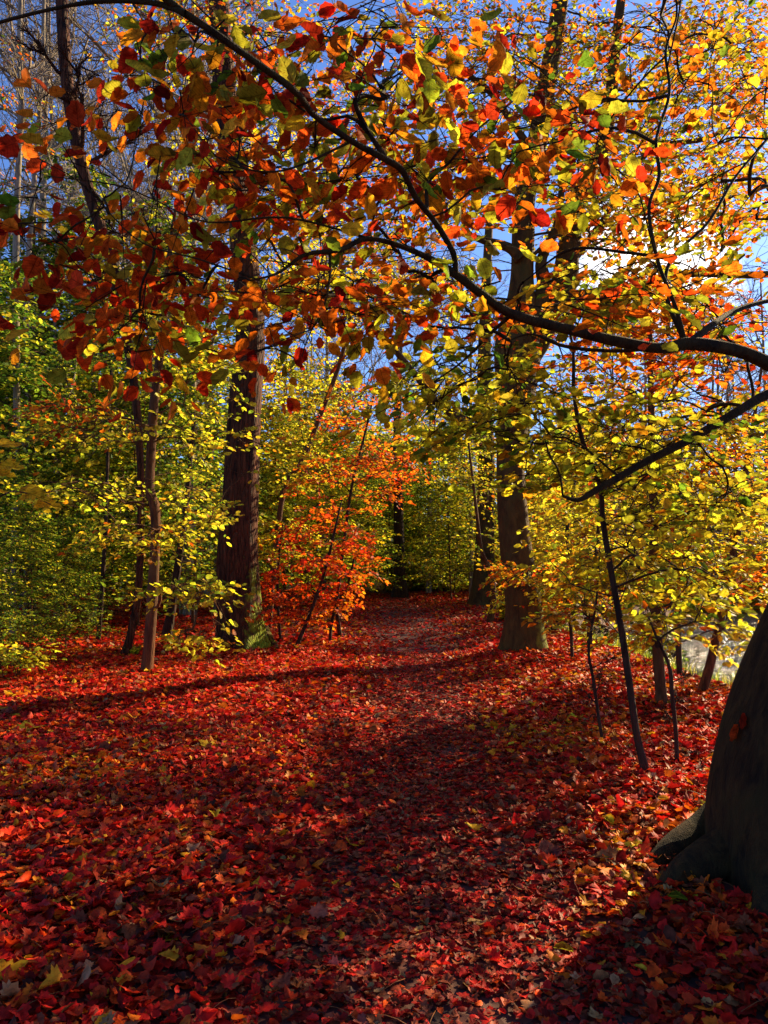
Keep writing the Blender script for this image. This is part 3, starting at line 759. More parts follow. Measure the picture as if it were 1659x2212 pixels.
for pl, k in (
    ([(1860, 900, 44, 4.1), (1740, 830, 38, 4.0), (1659, 785, 31, 3.9), (1590, 757, 29, 3.85), (1490, 742, 28, 3.75), (1430, 752, 25, 3.7), (1340, 738, 24, 3.6), (1240, 715, 23, 3.5), (1110, 680, 21, 3.4),
      (1040, 635, 20, 3.3), (980, 590, 18, 3.2), (900, 545, 13, 3.1), (800, 515, 11, 3.0), (735, 540, 11, 2.9), (660, 550, 9, 2.85), (600, 590, 6, 2.8), (545, 605, 3, 2.75)], 70),
    ([(985, 592, 13, 3.2), (978, 545, 13, 3.15), (940, 480, 13, 3.05), (900, 430, 13, 2.95), (870, 370, 14, 2.85), (835, 345, 15, 2.8), (760, 305, 14, 2.7), (680, 250, 14, 2.6), (640, 200, 15, 2.5), (560, 140, 16, 2.4),
      (490, 90, 17, 2.3), (440, 55, 17, 2.25), (380, 15, 17, 2.2), (320, -40, 17, 2.15)], 60),
    ([(400, 28, 13, 2.2), (330, 6, 12, 2.2), (220, 2, 10, 2.2), (120, 18, 8, 2.2), (0, 48, 7, 2.2), (-60, 70, 4, 2.2)], 24),
    ([(838, 350, 13, 2.8), (815, 315, 12, 2.78), (795, 285, 8, 2.75)], 8),
    ([(668, 552, 9, 2.85), (655, 530, 8, 2.83), (645, 512, 6, 2.8)], 8),
    ([(1800, 800, 26, 5.2), (1659, 852, 21, 5.0), (1600, 885, 20, 4.9), (1540, 920, 19, 4.85), (1480, 955, 18, 4.8), (1400, 995, 17, 4.7), (1330, 1035, 16, 4.6), (1290, 1057, 14, 4.55), (1250, 1080, 11, 4.5), (1216, 1072, 6, 4.5)], 44),
    ([(1490, 740, 18, 3.75), (1540, 700, 14, 3.9), (1590, 670, 12, 4.1), (1659, 650, 10, 4.3), (1740, 640, 8, 4.5)], 16),
    ([(1480, 738, 12, 3.75), (1440, 640, 9, 3.9), (1450, 560, 8, 4.0), (1530, 480, 7, 4.2), (1590, 380, 6, 4.4), (1659, 300, 5, 4.6)], 24),
    ([(1420, 750, 10, 3.7), (1330, 758, 8, 3.8), (1220, 748, 8, 3.9), (1150, 722, 5, 4.0), (1100, 735, 3, 4.0)], 20),
    ([(1105, 680, 10, 3.4), (1060, 720, 7, 3.5), (1000, 780, 5, 3.6), (930, 830, 3, 3.7)], 16),
    ([(1450, 560, 8, 4.0), (1350, 545, 7, 4.1), (1230, 540, 6, 4.2), (1130, 610, 3, 4.3)], 18),
    ([(1480, 735, 9, 3.75), (1458, 660, 9, 3.8), (1420, 560, 9, 3.9), (1402, 450, 8, 4.0), (1424, 380, 8, 4.05), (1418, 300, 7, 4.1), (1446, 200, 7, 4.2), (1438, 110, 6, 4.3), (1462, 30, 5, 4.4), (1452, -50, 4, 4.4)], 60),
    ([(712, 545, 6, 2.9), (712, 600, 5, 2.9), (700, 660, 4, 2.9), (665, 730, 3, 2.9), (650, 780, 2, 2.9)], 18),
    ([(760, 305, 6, 2.7), (640, 360, 5, 2.65), (560, 370, 4, 2.6), (470, 340, 3, 2.5), (400, 250, 2, 2.45)], 22),
    ([(800, 515, 5, 3.0), (620, 470, 5, 2.8), (450, 480, 4, 2.6), (330, 430, 3, 2.5), (250, 400, 3, 2.45), (100, 380, 2, 2.4)], 26),
    ([(560, 605, 4, 2.75), (430, 560, 4, 2.6), (300, 520, 3, 2.5), (180, 400, 3, 2.45), (80, 340, 2, 2.4)], 24)):
    _, q = bough(near_tree, pl, 3, NB, k=k, sides=12 if pl[0][2] > 12 else 7, lump=.04)
    att.append(q[len(q) // 6:])
att = np.vstack(att)
N2_ = (.070, .108, 'n'); N_ = (.060, .092, 'n'); Om = (.05, .07, 'b'); Sz = (.055, .08, 'b')
crown(near_tree, att, [
    (340, 330, 260, 180, 2.5, 3.3, 15, .45, 'red') + N_, (330, 120, 260, 90, 2.3, 3.0, 7, .4, 'fore') + N_, (600, 300, 180, 120, 2.7, 3.2, 8, .45, 'fore') + N_, (430, 600, 270, 120, 2.6, 3.4, 11, .42, 'red') + N_, (130, 430, 130, 130, 2.3, 2.9, 6, .42, 'red') + N_,
    (720, 130, 270, 120, 2.6, 3.3, 21, .50, 'fore') + N2_, (980, 300, 240, 170, 2.9, 3.6, 19, .5, 'fore') + N2_, (660, 420, 220, 130, 2.9, 3.6, 14, .45, 'fore') + N_, (820, 560, 180, 110, 2.7, 3.5, 9, .5, 'mix') + N_,
    (640, 690, 130, 90, 2.7, 3.3, 8, .45, 'red') + N_, (330, 690, 130, 90, 2.6, 3.2, 8, .45, 'red') + N_, (860, 660, 150, 80, 2.9, 3.5, 9, .5, 'mix') + N_, (1200, 300, 160, 130, 2.7, 3.6, 8, .45, 'fore') + N_,
    (420, 600, 300, 130, 3.8, 5.5, 12, .5, 'mix') + Om, (760, 520, 260, 170, 3.8, 5.5, 20, .5, 'foremid') + Om, (640, 230, 330, 200, 3.8, 5.5, 13, .5, 'foremid') + Om, (1000, 250, 220, 200, 4, 6, 18, .5, 'foremid') + Om, (1000, 650, 130, 70, 3.8, 5.5, 7, .45, 'foremid') + Om,
    (1290, 620, 260, 60, 3.4, 4.6, 14, .5, 'mix', .06, .085, 'b'), (1350, 660, 300, 120, 4.5, 7, 34, .6, 'mix') + Sz, (1450, 300, 240, 280, 4.8, 8, 80, .6, 'amber') + Sz, (1500, 700, 170, 120, 4.5, 7, 22, .6, 'orange') + Sz,
    (1040, 815, 170, 75, 4.2, 6, 20, .5, 'lime') + Sz, (1310, 900, 280, 85, 4.4, 6.5, 32, .55, 'lime') + Sz, (1500, 1000, 170, 120, 4.8, 7, 24, .6, 'lime') + Sz, (950, 910, 80, 50, 4.6, 6, 6, .45, 'lime') + Sz,
    (1060, 420, 180, 140, 4.6, 6.5, 12, .55, 'mix') + Sz,
    dict(c=(3.5, 2.5, 5.5), r=(3, 3, 1.6), n=24, L=.8, pal='amber', kind='p'),  # unseen foliage overhead, added to shade the foreground
    dict(c=(7.6, 8.8, 5.3), r=(3.6, 2.2, 1.4), n=135, L=.9, pal='amber', kind='p', size=(.08, .11)),  # out-of-view canopy, put in to cast dappled shade on the near ground
], NB, .0016, .012)

# ---- saplings at the right
Y = ('yellow',)
def sapling(label, pl, d, fol, bark=None, name='sapling', cat='sapling', **kw):
    kw = dict(dict(bare=(5, .16, .25, .018) if d < 9 else None, sides=9, flare=.3, flare_h=.06, k=60, lump=.10, r_tip=.0028, attach_lo=.3), **kw)
    return tree(name, label, pl, d, bark or M['dark'], fol, cat=cat, **kw)
sapling('nearest thin dark sapling at the right, a crooked stem rising past the lower bough', [(1396, 1684, 17), (1378, 1600, 14), (1366, 1520, 13), (1352, 1420, 13), (1338, 1330, 12), (1318, 1220, 12), (1302, 1120, 11), (1296, 1050, 10), (1258, 950, 9), (1240, 850, 8), (1236, 740, 6), (1200, 640, 4)],
        5.7, [(1280, 1000, 180, 90, 5.2, 6.6, 26, .6, 'lime', .055, .08, 'b'), (1450, 1180, 150, 110, 5.2, 6.8, 16, .6, 'lime', .055, .08, 'b'), (1230, 1230, 90, 50, 5.4, 6.4, 4, .5, 'yellow', .055, .08, 'b')])
sapling('thin twisted stem just right of the nearest sapling, bare near the ground', [(1463, 1662, 9), (1460, 1580, 8), (1452, 1500, 8), (1446, 1440, 7), (1420, 1380, 5), (1400, 1330, 4)], 6.0, [(1470, 1320, 110, 60, 5.5, 7, 8, .5, 'lime')])
sapling('straight grey pole with a few leaves by the stream bank, thickest of the right saplings', [(1430, 1534, 23), (1426, 1470, 21), (1420, 1380, 20), (1414, 1250, 19), (1412, 1100, 18), (1408, 950, 15), (1406, 800, 12), (1404, 650, 8)],
        8.4, [(1450, 900, 200, 120, 7.5, 10, 30, .7, 'mix'), (1420, 1150, 220, 140, 7.6, 10.5, 50, .7, 'yellow'), (1350, 1320, 150, 60, 7.6, 9.5, 14, .6, 'amber')], M['sap'])
sapling('reddish stem leaning right over the stream with golden leaves', [(1516, 1508, 20), (1536, 1430, 17), (1556, 1340, 15), (1580, 1220, 14), (1600, 1110, 13), (1612, 1010, 11), (1630, 900, 8), (1650, 760, 5)],
        9.2, [(1560, 1150, 130, 150, 8, 11, 42, .7, 'yellow'), (1600, 1260, 70, 70, 8, 10, 12, .6, 'amber'), (1600, 950, 90, 100, 8, 11, 20, .7, 'amber'), (1500, 1370, 120, 40, 8, 10, 8, .6, 'yellow')], M['sap'])
sapling('wispy sapling with the thinnest stem, between the smooth beech and the nearest sapling', [(1302, 1606, 6), (1292, 1540, 6), (1282, 1470, 6), (1272, 1400, 5), (1288, 1300, 4), (1296, 1180, 3)], 6.7, [(1290, 1260, 80, 70, 6.3, 7.4, 8, .45, 'yellow')])
sapling('dark upright stem close behind the straight grey pole', [(1470, 1490, 12), (1466, 1400, 11), (1464, 1250, 10), (1466, 1050, 9), (1470, 880, 6)], 10.5, [(1480, 1050, 130, 170, 9.5, 12, 34, .8, 'yellow'), (1480, 1280, 130, 80, 9.5, 12, 16, .7, 'lime')])
sapling('slim brown stem right of the foot of the smooth beech', [(1276, 1424, 12), (1274, 1370, 11), (1282, 1280, 9), (1290, 1180, 7), (1300, 1000, 5)], 13.0, [(1270, 1120, 110, 130, 12, 14.5, 34, .8, 'yellow'), (1240, 1270, 80, 60, 12, 14, 16, .7, 'amber')])
sapling('forked leaning stems in the thicket behind the smooth beech', [(1190, 1390, 14), (1215, 1320, 12), (1240, 1240, 10), (1225, 1150, 8), (1245, 1020, 5)], 17, [(1220, 1180, 110, 130, 15.5, 19, 36, .9, 'yellow'), (1220, 1310, 90, 50, 15.5, 18, 16, .8, 'lime')])
sapling('low drooping spray of russet leaves in front of the smooth beech trunk', [(1236, 1420, 7), (1232, 1350, 6), (1215, 1270, 5), (1180, 1240, 4)], 12.2, [(1150, 1235, 90, 16, 11.8, 12.8, 9, .6, 'amber'), (1210, 1270, 60, 22, 11.8, 12.8, 6, .5, 'lime')])
# ---- along the path
sapling('curved sunlit sapling at the right edge of the path before the smooth beech', [(1057, 1352, 15), (1066, 1300, 12), (1060, 1240, 11), (1040, 1190, 9), (1032, 1130, 7), (1022, 1040, 6), (1010, 940, 4)], 19.5, [(1030, 1010, 70, 90, 18.5, 21, 20, .9, 'yellow'), (1050, 1170, 45, 40, 18.5, 20.5, 8, .7, 'lime')], M['sap'])
half_hidden, _ = tree('beech_tree', 'broad shadowed trunk half hidden behind the smooth beech', [(1046, 1288, 62), (1046, 1240, 44), (1048, 1120, 38), (1050, 980, 36), (1046, 820, 30), (1050, 640, 24), (1058, 450, 16)], 28, M['beech'],
     [(1000, 860, 110, 120, 25, 31, 26, 1.6, 'yellow', .10, .15, 's'), (1080, 980, 90, 90, 25, 31, 22, 1.5, 'lime', .10, .15, 's')], sides=24, flare=.5, flare_h=.4)
bough(half_hidden, [(1048, 960, 26), (1000, 910, 20), (945, 870, 18), (890, 800, 15), (820, 720, 12), (750, 650, 8), (700, 590, 4)], 27.5, M['sap'])
tree('oak_tree', 'single dark trunk where the path bends out of sight', [(864, 1288, 34), (864, 1250, 26), (862, 1180, 23), (860, 1080, 21), (858, 950, 18), (862, 800, 14), (870, 650, 9)], 36, M['dark'],
     [(862, 985, 90, 50, 36.5, 40, 26, 1.6, 'green', .12, .18, 's'), (860, 900, 100, 90, 33, 39, 26, 1.8, 'lime', .12, .18, 's')], sides=18, flare=.5, flare_h=.4, attach_lo=.3)
tree('birch_tree', 'thin tree leaning right behind the red sapling thicket', [(580, 1300, 14), (610, 1070, 12), (650, 1000, 12), (695, 890, 11), (735, 780, 10), (757, 680, 8), (765, 560, 5)], 18, M['sap'],
     [(640, 820, 100, 100, 16, 20, 34, 1.0, 'yellow'), (720, 650, 100, 90, 16, 20, 24, 1.0, 'yellow')], sides=10)
tree('beech_tree', 'young tree with blazing orange crown over the left of the path', [(735, 1385, 9), (728, 1300, 8), (742, 1180, 7), (760, 1050, 6), (790, 930, 5), (815, 820, 3)], 16, M['dark'],
     [(800, 900, 75, 95, 14.8, 17, 18, .75, 'orange'), (750, 1050, 115, 70, 14.8, 17, 21, .75, 'orange'), (850, 1010, 50, 60, 14.8, 17, 8, .7, 'orange'), (670, 990, 60, 60, 15, 17, 12, .7, 'yellow')], sides=8, attach_lo=.35, r_tip=.003)
sapling('slanting sapling covered in scarlet leaves beside the path', [(640, 1398, 9), (668, 1330, 7), (700, 1240, 6), (722, 1150, 5), (738, 1080, 3)], 14.2, [(690, 1200, 95, 80, 13.2, 15.4, 19, .55, 'crimson'), (640, 1310, 60, 45, 13.4, 15, 7, .45, 'crimson'), (720, 1130, 60, 40, 13.4, 15, 7, .5, 'orange')], r_tip=.0025)
sapling('twiggy red leaved shoot at the foot of the orange crowned tree', [(712, 1388, 7), (720, 1330, 6), (752, 1260, 5), (768, 1190, 3)], 15, [(760, 1200, 45, 70, 14.2, 15.8, 13, .45, 'orange'), (700, 1310, 60, 30, 14.2, 15.8, 8, .45, 'orange')], r_tip=.0025)
sapling('yellow leaved sapling pressed against the right side of the rough barked trunk', [(606, 1380, 6), (600, 1300, 5), (602, 1210, 5), (612, 1120, 3)], 15.5, [(610, 1160, 55, 60, 14.8, 16, 16, .6, 'yellow'), (600, 1260, 50, 40, 14.8, 16, 8, .5, 'crimson')], r_tip=.0025)

# ---- left wood
tree('ash_tree', 'tall dark trunk bending left towards the blue sky at top left', [(268, 1428, 19), (282, 1370, 16), (299, 1270, 15), (304, 1120, 15), (302, 980, 16), (286, 800, 19), (240, 570, 24), (180, 370, 25), (150, 220, 27), (136, 60, 27), (128, -80, 24)], 12.6, M['oak'], [], sides=20, flare=.35, k=70, bare=(6, .2, .55))
sapling('dark slender stem standing in the green undergrowth at left', [(212, 1378, 11), (218, 1310, 9), (224, 1210, 9), (230, 1080, 8), (234, 940, 7), (240, 800, 5)], 15, [(200, 850, 120, 110, 13.5, 17, 34, .9, 'green'), (240, 1110, 80, 60, 13.5, 16, 14, .8, 'green')])
sapling('stout dark leaning stem behind the foot of the kinked tree', [(358, 1400, 24), (366, 1340, 20), (380, 1250, 16), (400, 1100, 13), (420, 900, 9)], 15.5, [(430, 1000, 90, 90, 15, 18, 22, .9, 'green'), (420, 1150, 60, 60, 15, 18, 12, .8, 'dark')])
sapling('pole with a pale sunlit edge deep in the left wood', [(64, 1200, 13), (66, 1100, 12), (68, 950, 11), (66, 760, 10), (72, 560, 8), (78, 380, 5)], 20, [(80, 720, 110, 110, 18, 22, 30, 1.2, 'green', .08, .12, 's')], M['sap'])
tree('ash_tree', 'thin pale bare trunk nearest the left edge', [(30, 1300, 15), (36, 900, 14), (34, 600, 14), (38, 400, 13), (46, 240, 12), (42, 100, 11), (46, -60, 9)], 16, M['pale'], [(30, 250, 50, 160, 15, 18, 7, .9, 'amber')], sides=10, bare=(7, .2, .4))
tree('ash_tree', 'grey bare stem curving between the left edge trunk and the tall dark trunk', [(75, 1280, 13), (62, 900, 12), (58, 640, 12), (70, 440, 11), (84, 260, 10), (92, 120, 9), (96, -60, 7)], 18, M['pale'], [], sides=10, bare=(7, .2, .4))

# bare twiggy crowns against the sky
def bare_tree(label, base_u, top, d, r0, h, seed, group=None, spread_=.5, leaning=(0, 0), name='bare_tree'):
    r = np.random.default_rng(seed); x = (base_u - W / 2) / F * d; z0 = float(gz(x, d)) - .2
    e_ = empty(name, (x, d, z0 + .2), label, 'tree', group)
    t = np.linspace(0, 1, 9)[:, None]
    tp = np.array([x, d, z0]) + t * [leaning[0], leaning[1], h] + np.sin(t * r.uniform(2, 5) + r.uniform(0, 6)) * [.12, .1, 0]
    mb_, ax_ = trunk_mesh(tp, r0 * (1 - .82 * t[:, 0]), 10, .3, .2, 4, .04, 24, None, seed); mb_.build('trunk', M['pale'], e_)
    bare_limbs(ax_, h, r0, r, 15, spread_).build('crown', M['pale'], e_)
    return e_
def copy_thing(e_, loc, rz, sc, label=None, group=None):
    c = e_.copy(); scene.collection.objects.link(c); c.location = Vector(loc); c.rotation_euler.z = rz; c.scale = (sc, sc, sc)
    if label: c['label'] = label
    if group: c['group'] = group
    for ch in e_.children:
        k = ch.copy(); scene.collection.objects.link(k); k.parent = c
        for gch in ch.children:
            k2 = gch.copy(); scene.collection.objects.link(k2); k2.parent = k
    return c
ub = 0
BL = 'bare grey tree with fine twigs against the blue sky at top left'
b1 = bare_tree(BL, 60, None, 24, .20, 23, 1, 'bare trees against the top left sky')
b2 = bare_tree(BL, 330, None, 27, .20, 25, 2, 'bare trees against the top left sky')
b3 = bare_tree(BL, 400, None, 22, .17, 22, 3, 'bare trees against the top left sky')
for src, u, d, s, rz in ((b1, 450, 31, 1.1, 3), (b2, 10, 34, 1.15, 4)):
    x = (u - W / 2) / F * d; copy_thing(src, (x, d, float(gz(x, d))), rz, s)
BC = 'bare twiggy tree against the pale sky above the middle of the path'
for k, (src, u, d, s, rz) in enumerate(((b1, 700, 34, .72, 5), (b2, 930, 38, .68, 2.2), (b3, 1020, 32, .66, 1.2))):
    x = (u - W / 2) / F * d; copy_thing(src, (x, d, float(gz(x, d))), rz, s, BC, 'bare trees above the path')
BR = 'bare twiggy tree against the bright cloud beyond the stream'
for src, u, d, s, rz in ((b1, 1330, 30, .56, .5), (b2, 1460, 33, .58, 1.9), (b3, 1560, 29, .62, 3.1), (b1, 1660, 34, .72, 4.1), (b2, 1400, 40, .68, 2.7)):
    x = (u - W / 2) / F * d; copy_thing(src, (x, d, float(gz(x, d))), rz, s, BR, 'bare trees beyond the stream')

# ---- leafy young trees filling the wood: a few kinds, copied
def young(label, pal, h, seed, nspray, L, size, group, bark, zlo=.12, wide=.28):
    global rng
    rng = np.random.default_rng(seed)
    e_ = empty('young_tree', (0, 0, 0), label, 'tree', group)
    t = np.linspace(0, 1, 8)[:, None]
    tp = t * [rng.normal(0, .3), rng.normal(0, .3), h] + np.sin(t * 4 + seed) * [.1, .08, 0]; tp[0] = [0, 0, -.2]
    mb_, ax_ = trunk_mesh(tp, .0065 * h * (1 - .85 * t[:, 0]), 8, .3, .1, 4, .05, 20, None, seed); mb_.build('trunk', bark, e_)
    rows = []
    for _ in range(nspray):
        z = h * rng.uniform(zlo, 1.0); rr = h * wide * (1.1 - .8 * (z / h)) * math.sqrt(rng.random()) + .15; a_ = rng.uniform(0, 6.28)
        rows.append([rr * math.cos(a_), rr * math.sin(a_), z])
    c_ = MB(); T = np.array(rows); dirs = connect(c_, ax_[2:], T, .004)
    ax = nrm(dirs * [1, 1, .2] + rng.normal(0, .1, T.shape)); ax[:, 2] = rng.normal(-.05, .15, len(T))
    place_sprays(c_, T - ax * .25 * L, ax, np.tile([0, 0, 1.], (len(T), 1)) + rng.normal(0, .25, T.shape), L * rng.uniform(.7, 1.2, len(T)), SPRAYS, SIMPLE, size, pal)
    c_.build('crown', [bark, M['leaf']], e_)
    return e_
def put(src, u, d, s, rz, label, group, first=False):
    x = (u - W / 2) / F * d; loc = (x, d, float(gz(x, d)))
    if first:
        src.location = Vector(loc); src.rotation_euler.z = rz; src.scale = (s, s, s); src['label'] = label; src['group'] = group
        return src
    return copy_thing(src, loc, rz, s, label, group)
LG = 'green leaved young tree crowded in the shaded wood at the left'
LP = 'thin pole tree with sparse dark leaves deep in the left wood'
RG = 'yellow green young tree in the thicket along the stream at the right'
CG = 'dim green young tree closing the view where the path ends'
proto = [young('x', 'green', 7.0, 101, 230, 1.0, (.10, .15), 'g', M['sap']), young('x', 'dark', 8.5, 102, 260, 1.1, (.11, .16), 'g', M['sap']),
         young('x', 'lime', 6.5, 103, 230, 1.0, (.10, .15), 'g', M['sap']), young('x', 'yellow', 6.0, 104, 230, 1.0, (.10, .15), 'g', M['dark']),
         young('x', 'mix', 7.5, 105, 230, 1.0, (.10, .15), 'g', M['dark']), young('x', 'dark', 11.0, 106, 90, 1.0, (.12, .16), 'g', M['pale'], .45, .12)]
used = set()
def P_(k, u, d, s, label, group):
    r_ = random.uniform(0, 6.28)
    while -.2 < (u - W / 2) / F * d - float(bank_x(d)) < 9.6: d += .5           # stand on a bank, not in the stream
    put(proto[k], u, d, s, r_, label, group, k not in used); used.add(k)
for k, u, d, s in ((0, 40, 17, .9), (1, -80, 15, .9), (2, 150, 19, 1.0), (2, 230, 22, 1.1), (0, 110, 16.5, .62), (0, 420, 19, .95), (0, 300, 18, .8), (2, 380, 25, 1.2),
                   (1, 20, 25, 1.1), (0, 480, 27, 1.2), (1, 130, 31, 1.3), (1, 290, 34, 1.3), (0, -20, 21, 1.1), (0, 10, 11.5, .42), (0, 70, 12.6, .34), (1, 150, 13.6, .28), (0, -60, 9.6, .3)):
    P_(k, u, d, s, LG, 'green young trees in the left wood')
for i in range(34):
    P_(5, random.uniform(-120, 560), random.uniform(19, 40), random.uniform(.7, 1.15), LP, 'pole trees in the left wood')
for k, u, d, s in ((3, 1240, 20, .9), (4, 1360, 22, .95), (3, 1480, 19, .9), (2, 1560, 24, 1.1), (3, 1650, 20, 1.0), (2, 1300, 27, 1.1), (3, 1420, 29, 1.2), (4, 1620, 31, 1.2), (2, 1190, 25, .95), (3, 1200, 31, 1.1), (3, 1540, 34, 1.3), (3, 1160, 17.5, .55), (2, 1330, 16, .5)):
    P_(k, u, d, s, RG, 'young trees along the stream')
for k, u, d, s in ((0, 780, 33, .75), (1, 830, 40, .8), (0, 930, 38, .8), (0, 980, 33, .7), (2, 700, 27, .95), (2, 640, 31, 1.1), (1, 900, 48, .9), (2, 560, 24, 1.0), (1, 1010, 42, .85), (0, 730, 42, 1.0), (2, 860, 46, 1.0), (2, 975, 31, 1.0), (0, 1015, 34, 1.2), (2, 900, 44, 1.5), (0, 945, 39, 1.1), (2, 830, 44, 1.4), (0, 750, 38, 1.4), (2, 620, 26, 1.3), (2, 690, 34, 1.5), (0, 940, 44, 1.3)):
    P_(k, u, d, s, CG, 'young trees where the path ends')

# ---- far wood as one mass
rng = np.random.default_rng(55)
fw = MB()
N = 170000
u = rng.uniform(-500, 2200, N); d = rng.uniform(42, 85, N); x = (u - W / 2) / F * d
top = 7.5 + 2.2 * np.sin(u * .011) + 1.5 * np.sin(u * .031 + 1) + 1.2 * np.sin(d * .8) - 2.0 * np.exp(-((u - 960) / 140.) ** 2)
z = rng.random(N) ** .8 * top * (d / 50)
cl = np.where((u < 600)[:, None], cols('dark', N), np.where((u > 1050)[:, None], cols('yellow', N), cols('lime', N)))
leaves(fw, SIMPLE, np.stack([x, d, z + gz(x, d)], -1), nrm(rng.normal(0, 1, (N, 3)) * [1, 1, .4]), rng.normal(0, .5, (N, 3)) + [0, 0, 1], rng.uniform(.3, .6, N), cl, .2)
N = 110
u = rng.uniform(-300, 2000, N); d = rng.uniform(40, 80, N); x = (u - W / 2) / F * d; zz = np.linspace(-.3, 1, 5)[None, :, None]
q = np.stack([x, d, np.zeros(N)], -1)[:, None] + zz * np.stack([rng.normal(0, .8, N), np.zeros(N), rng.uniform(8, 17, N)], -1)[:, None]
tubes(fw, q, np.linspace(.16, .05, 5)[None] * rng.uniform(.6, 1.3, (N, 1)), 5, (.09, .06, .035))
tag(fw.build('distant_wood', M['leaf']), 'far off wood of green and yellow leaves closing the view', kind='stuff')

# ---- grass on the stream bank
gr = MB(); N = 9000
y = rng.uniform(7.0, 22, N); x = bank_x(y) + rng.uniform(.1, 1.3, N); p0 = np.stack([x, y, gz(x, y)], -1)
L = rng.uniform(.12, .40, N) * (.5 + (hnoise(x * 2, y * 3) + .5).clip(0, 1.4)); a_ = rng.uniform(0, 6.28, N); dv = np.stack([np.cos(a_), np.sin(a_), np.zeros(N)], -1)
w_ = np.stack([-np.sin(a_), np.cos(a_), np.zeros(N)], -1) * .004
v = np.stack([p0 - w_, p0 + w_, p0 + dv * L[:, None] * .2 + [0, 0, 1] * (L * .6)[:, None] + w_ * .7, p0 + dv * L[:, None] * .2 + [0, 0, 1] * (L * .6)[:, None] - w_ * .7, p0 + dv * (L * .6)[:, None] + [0, 0, 1] * (L * .85)[:, None]], 1)
f1 = np.array([[0, 1, 2, 3]])[None] + (np.arange(N) * 5)[:, None, None]; f2 = np.array([[3, 2, 4]])[None] + (np.arange(N) * 5)[:, None, None]
c_ = np.repeat(cols('green', N), 5, 0)
gr.add(v.reshape(-1, 3), f1.reshape(-1, 4), c_); gr.f.append((f2.reshape(-1, 3) , 0))
tag(gr.build('grass', M['leaf']), 'rough green grass along the stream bank', kind='stuff')

# ---- yellow maple twig reaching in at the left edge
def maple_leaves(mb, spots, pal, mat=1, size=(.12, .15)):
    for u, v, d, ang, tilt in spots:
        leaves(mb, MAPLE, P(u, v, d)[None], np.array([[math.cos(ang), .25 * math.sin(ang), -.18 + .2 * math.sin(ang)]]), np.array([[0, -tilt, 1.]]), rng.uniform(*size), cols(pal, 1, .1), .12, mat)
e_ = empty('maple_sapling', G(-90, 1750), 'low maple sapling reaching yellow lobed leaves in at the left edge', 'sapling')
pts, rad = px_path([(-90, 1750, 14), (-110, 1500, 12), (-90, 1250, 11), (-120, 1000, 8), (-110, 850, 6)], G(-90, 1750)[1])
mb_, ax_ = trunk_mesh(pts, rad, 8, .2, .1, 3, .05, 20); mb_.build('trunk', M['dark'], e_)
cm = MB()
for pl in ([(-95, 1120, 6), (-40, 1020, 4), (10, 1000, 3), (40, 985, 2)], [(-95, 1150, 6), (-20, 1085, 4), (40, 1062, 3), (110, 1090, 2)], [(-110, 1000, 5), (-60, 960, 4), (-20, 952, 3), (30, 970, 2)]):
    p, q_ = px_path([(a, b, c, 3.15) for a, b, c in pl], 3.15, base=False); p[0] = ax_[np.argmin(np.abs(ax_[:, 2] - p[0, 2]))]
    q = smooth(np.hstack([p, q_[:, None]]), 12); tubes(cm, q[None, :, :3], q[None, :, 3], 5)
maple_leaves(cm, [(0, 1005, 3.1, .1, .5), (-12, 1020, 3.15, -.3, .6), (-10, 960, 3.1, .6, .4), (42, 1058, 3.2, .1, .5), (56, 1062, 3.15, -.5, .7), (80, 1085, 3.2, .2, .5), (-30, 1060, 3.1, .4, .4)], 'gilt', size=(.085, .115))
cm.build('crown', [M['dark'], M['near']], e_)

# ---- low green plants at the left
def bush(name, label, cat, u, v, hgt, wid, n_, pal, size, kind='s', group=None, stems=7):
    g_ = G(u, v); e_ = empty(name, g_, label, cat, group); sm, cm = MB(), MB(); ends = []
    for _ in range(stems):
        a_ = rng.uniform(0, 6.28); t = np.linspace(0, 1, 6)[:, None]; w_ = wid * rng.uniform(.3, 1)
        q = g_ + [0, 0, -.03] + t * [math.cos(a_) * w_, math.sin(a_) * w_, hgt * rng.uniform(.6, 1)] + np.sin(t * 3.1) * [0, 0, hgt * .3]
        tubes(sm, q[None], np.linspace(.006, .002, 6)[None], 4); ends += list(q[2:])
    sm.build('stem', M['dark'], e_)
    T = np.array(ends)[rng.integers(0, len(ends), n_)] + rng.normal(0, .04, (n_, 3))
    ax = rng.normal(0, 1, (n_, 3)) * [1, 1, .15]
    pr_ = dict(s=SPRAYS, p=SPARSE)[kind]
    place_sprays(cm, T, ax, np.tile([0, 0, 1.], (n_, 1)) + rng.normal(0, .3, (n_, 3)), rng.uniform(.25, .45, n_), pr_, SIMPLE, size, pal)
    cm.build('crown', [M['dark'], M['leaf']], e_)
for u, v, h_, w_, pal, lb in ((40, 1470, .5, .5, 'lime', 'low bush of bright green leaves at the left edge of the leaf carpet'), (120, 1400, .75, .7, 'green', 'dark green bramble bush behind the low bright bush at left'),
        (40, 1360, 1.0, .9, 'green', 'taller green bramble mound at the left edge of the wood'), (190, 1350, .8, .8, 'dark', 'dark bramble beside the slender dark stem at left'),
        (-20, 1420, .8, .8, 'green', 'bramble cut by the left edge of the photo')):
    bush('bramble_bush', lb, 'bush', u, v, h_, w_, 34, pal, (.06, .09), 'p')
for u, v, h_, w_, lb in ((1000, 1290, .9, 1.4, 'dim green bush left of the half hidden trunk at the end of the path'), (930, 1275, 1.0, 1.6, 'low green bush right of the dark trunk where the path bends'),
                         (1110, 1345, .5, .6, 'small green bush behind the foot of the smooth beech')):
    bush('green_bush', lb, 'bush', u, v, h_, w_, 60, 'lime', (.10, .14))
_G = G
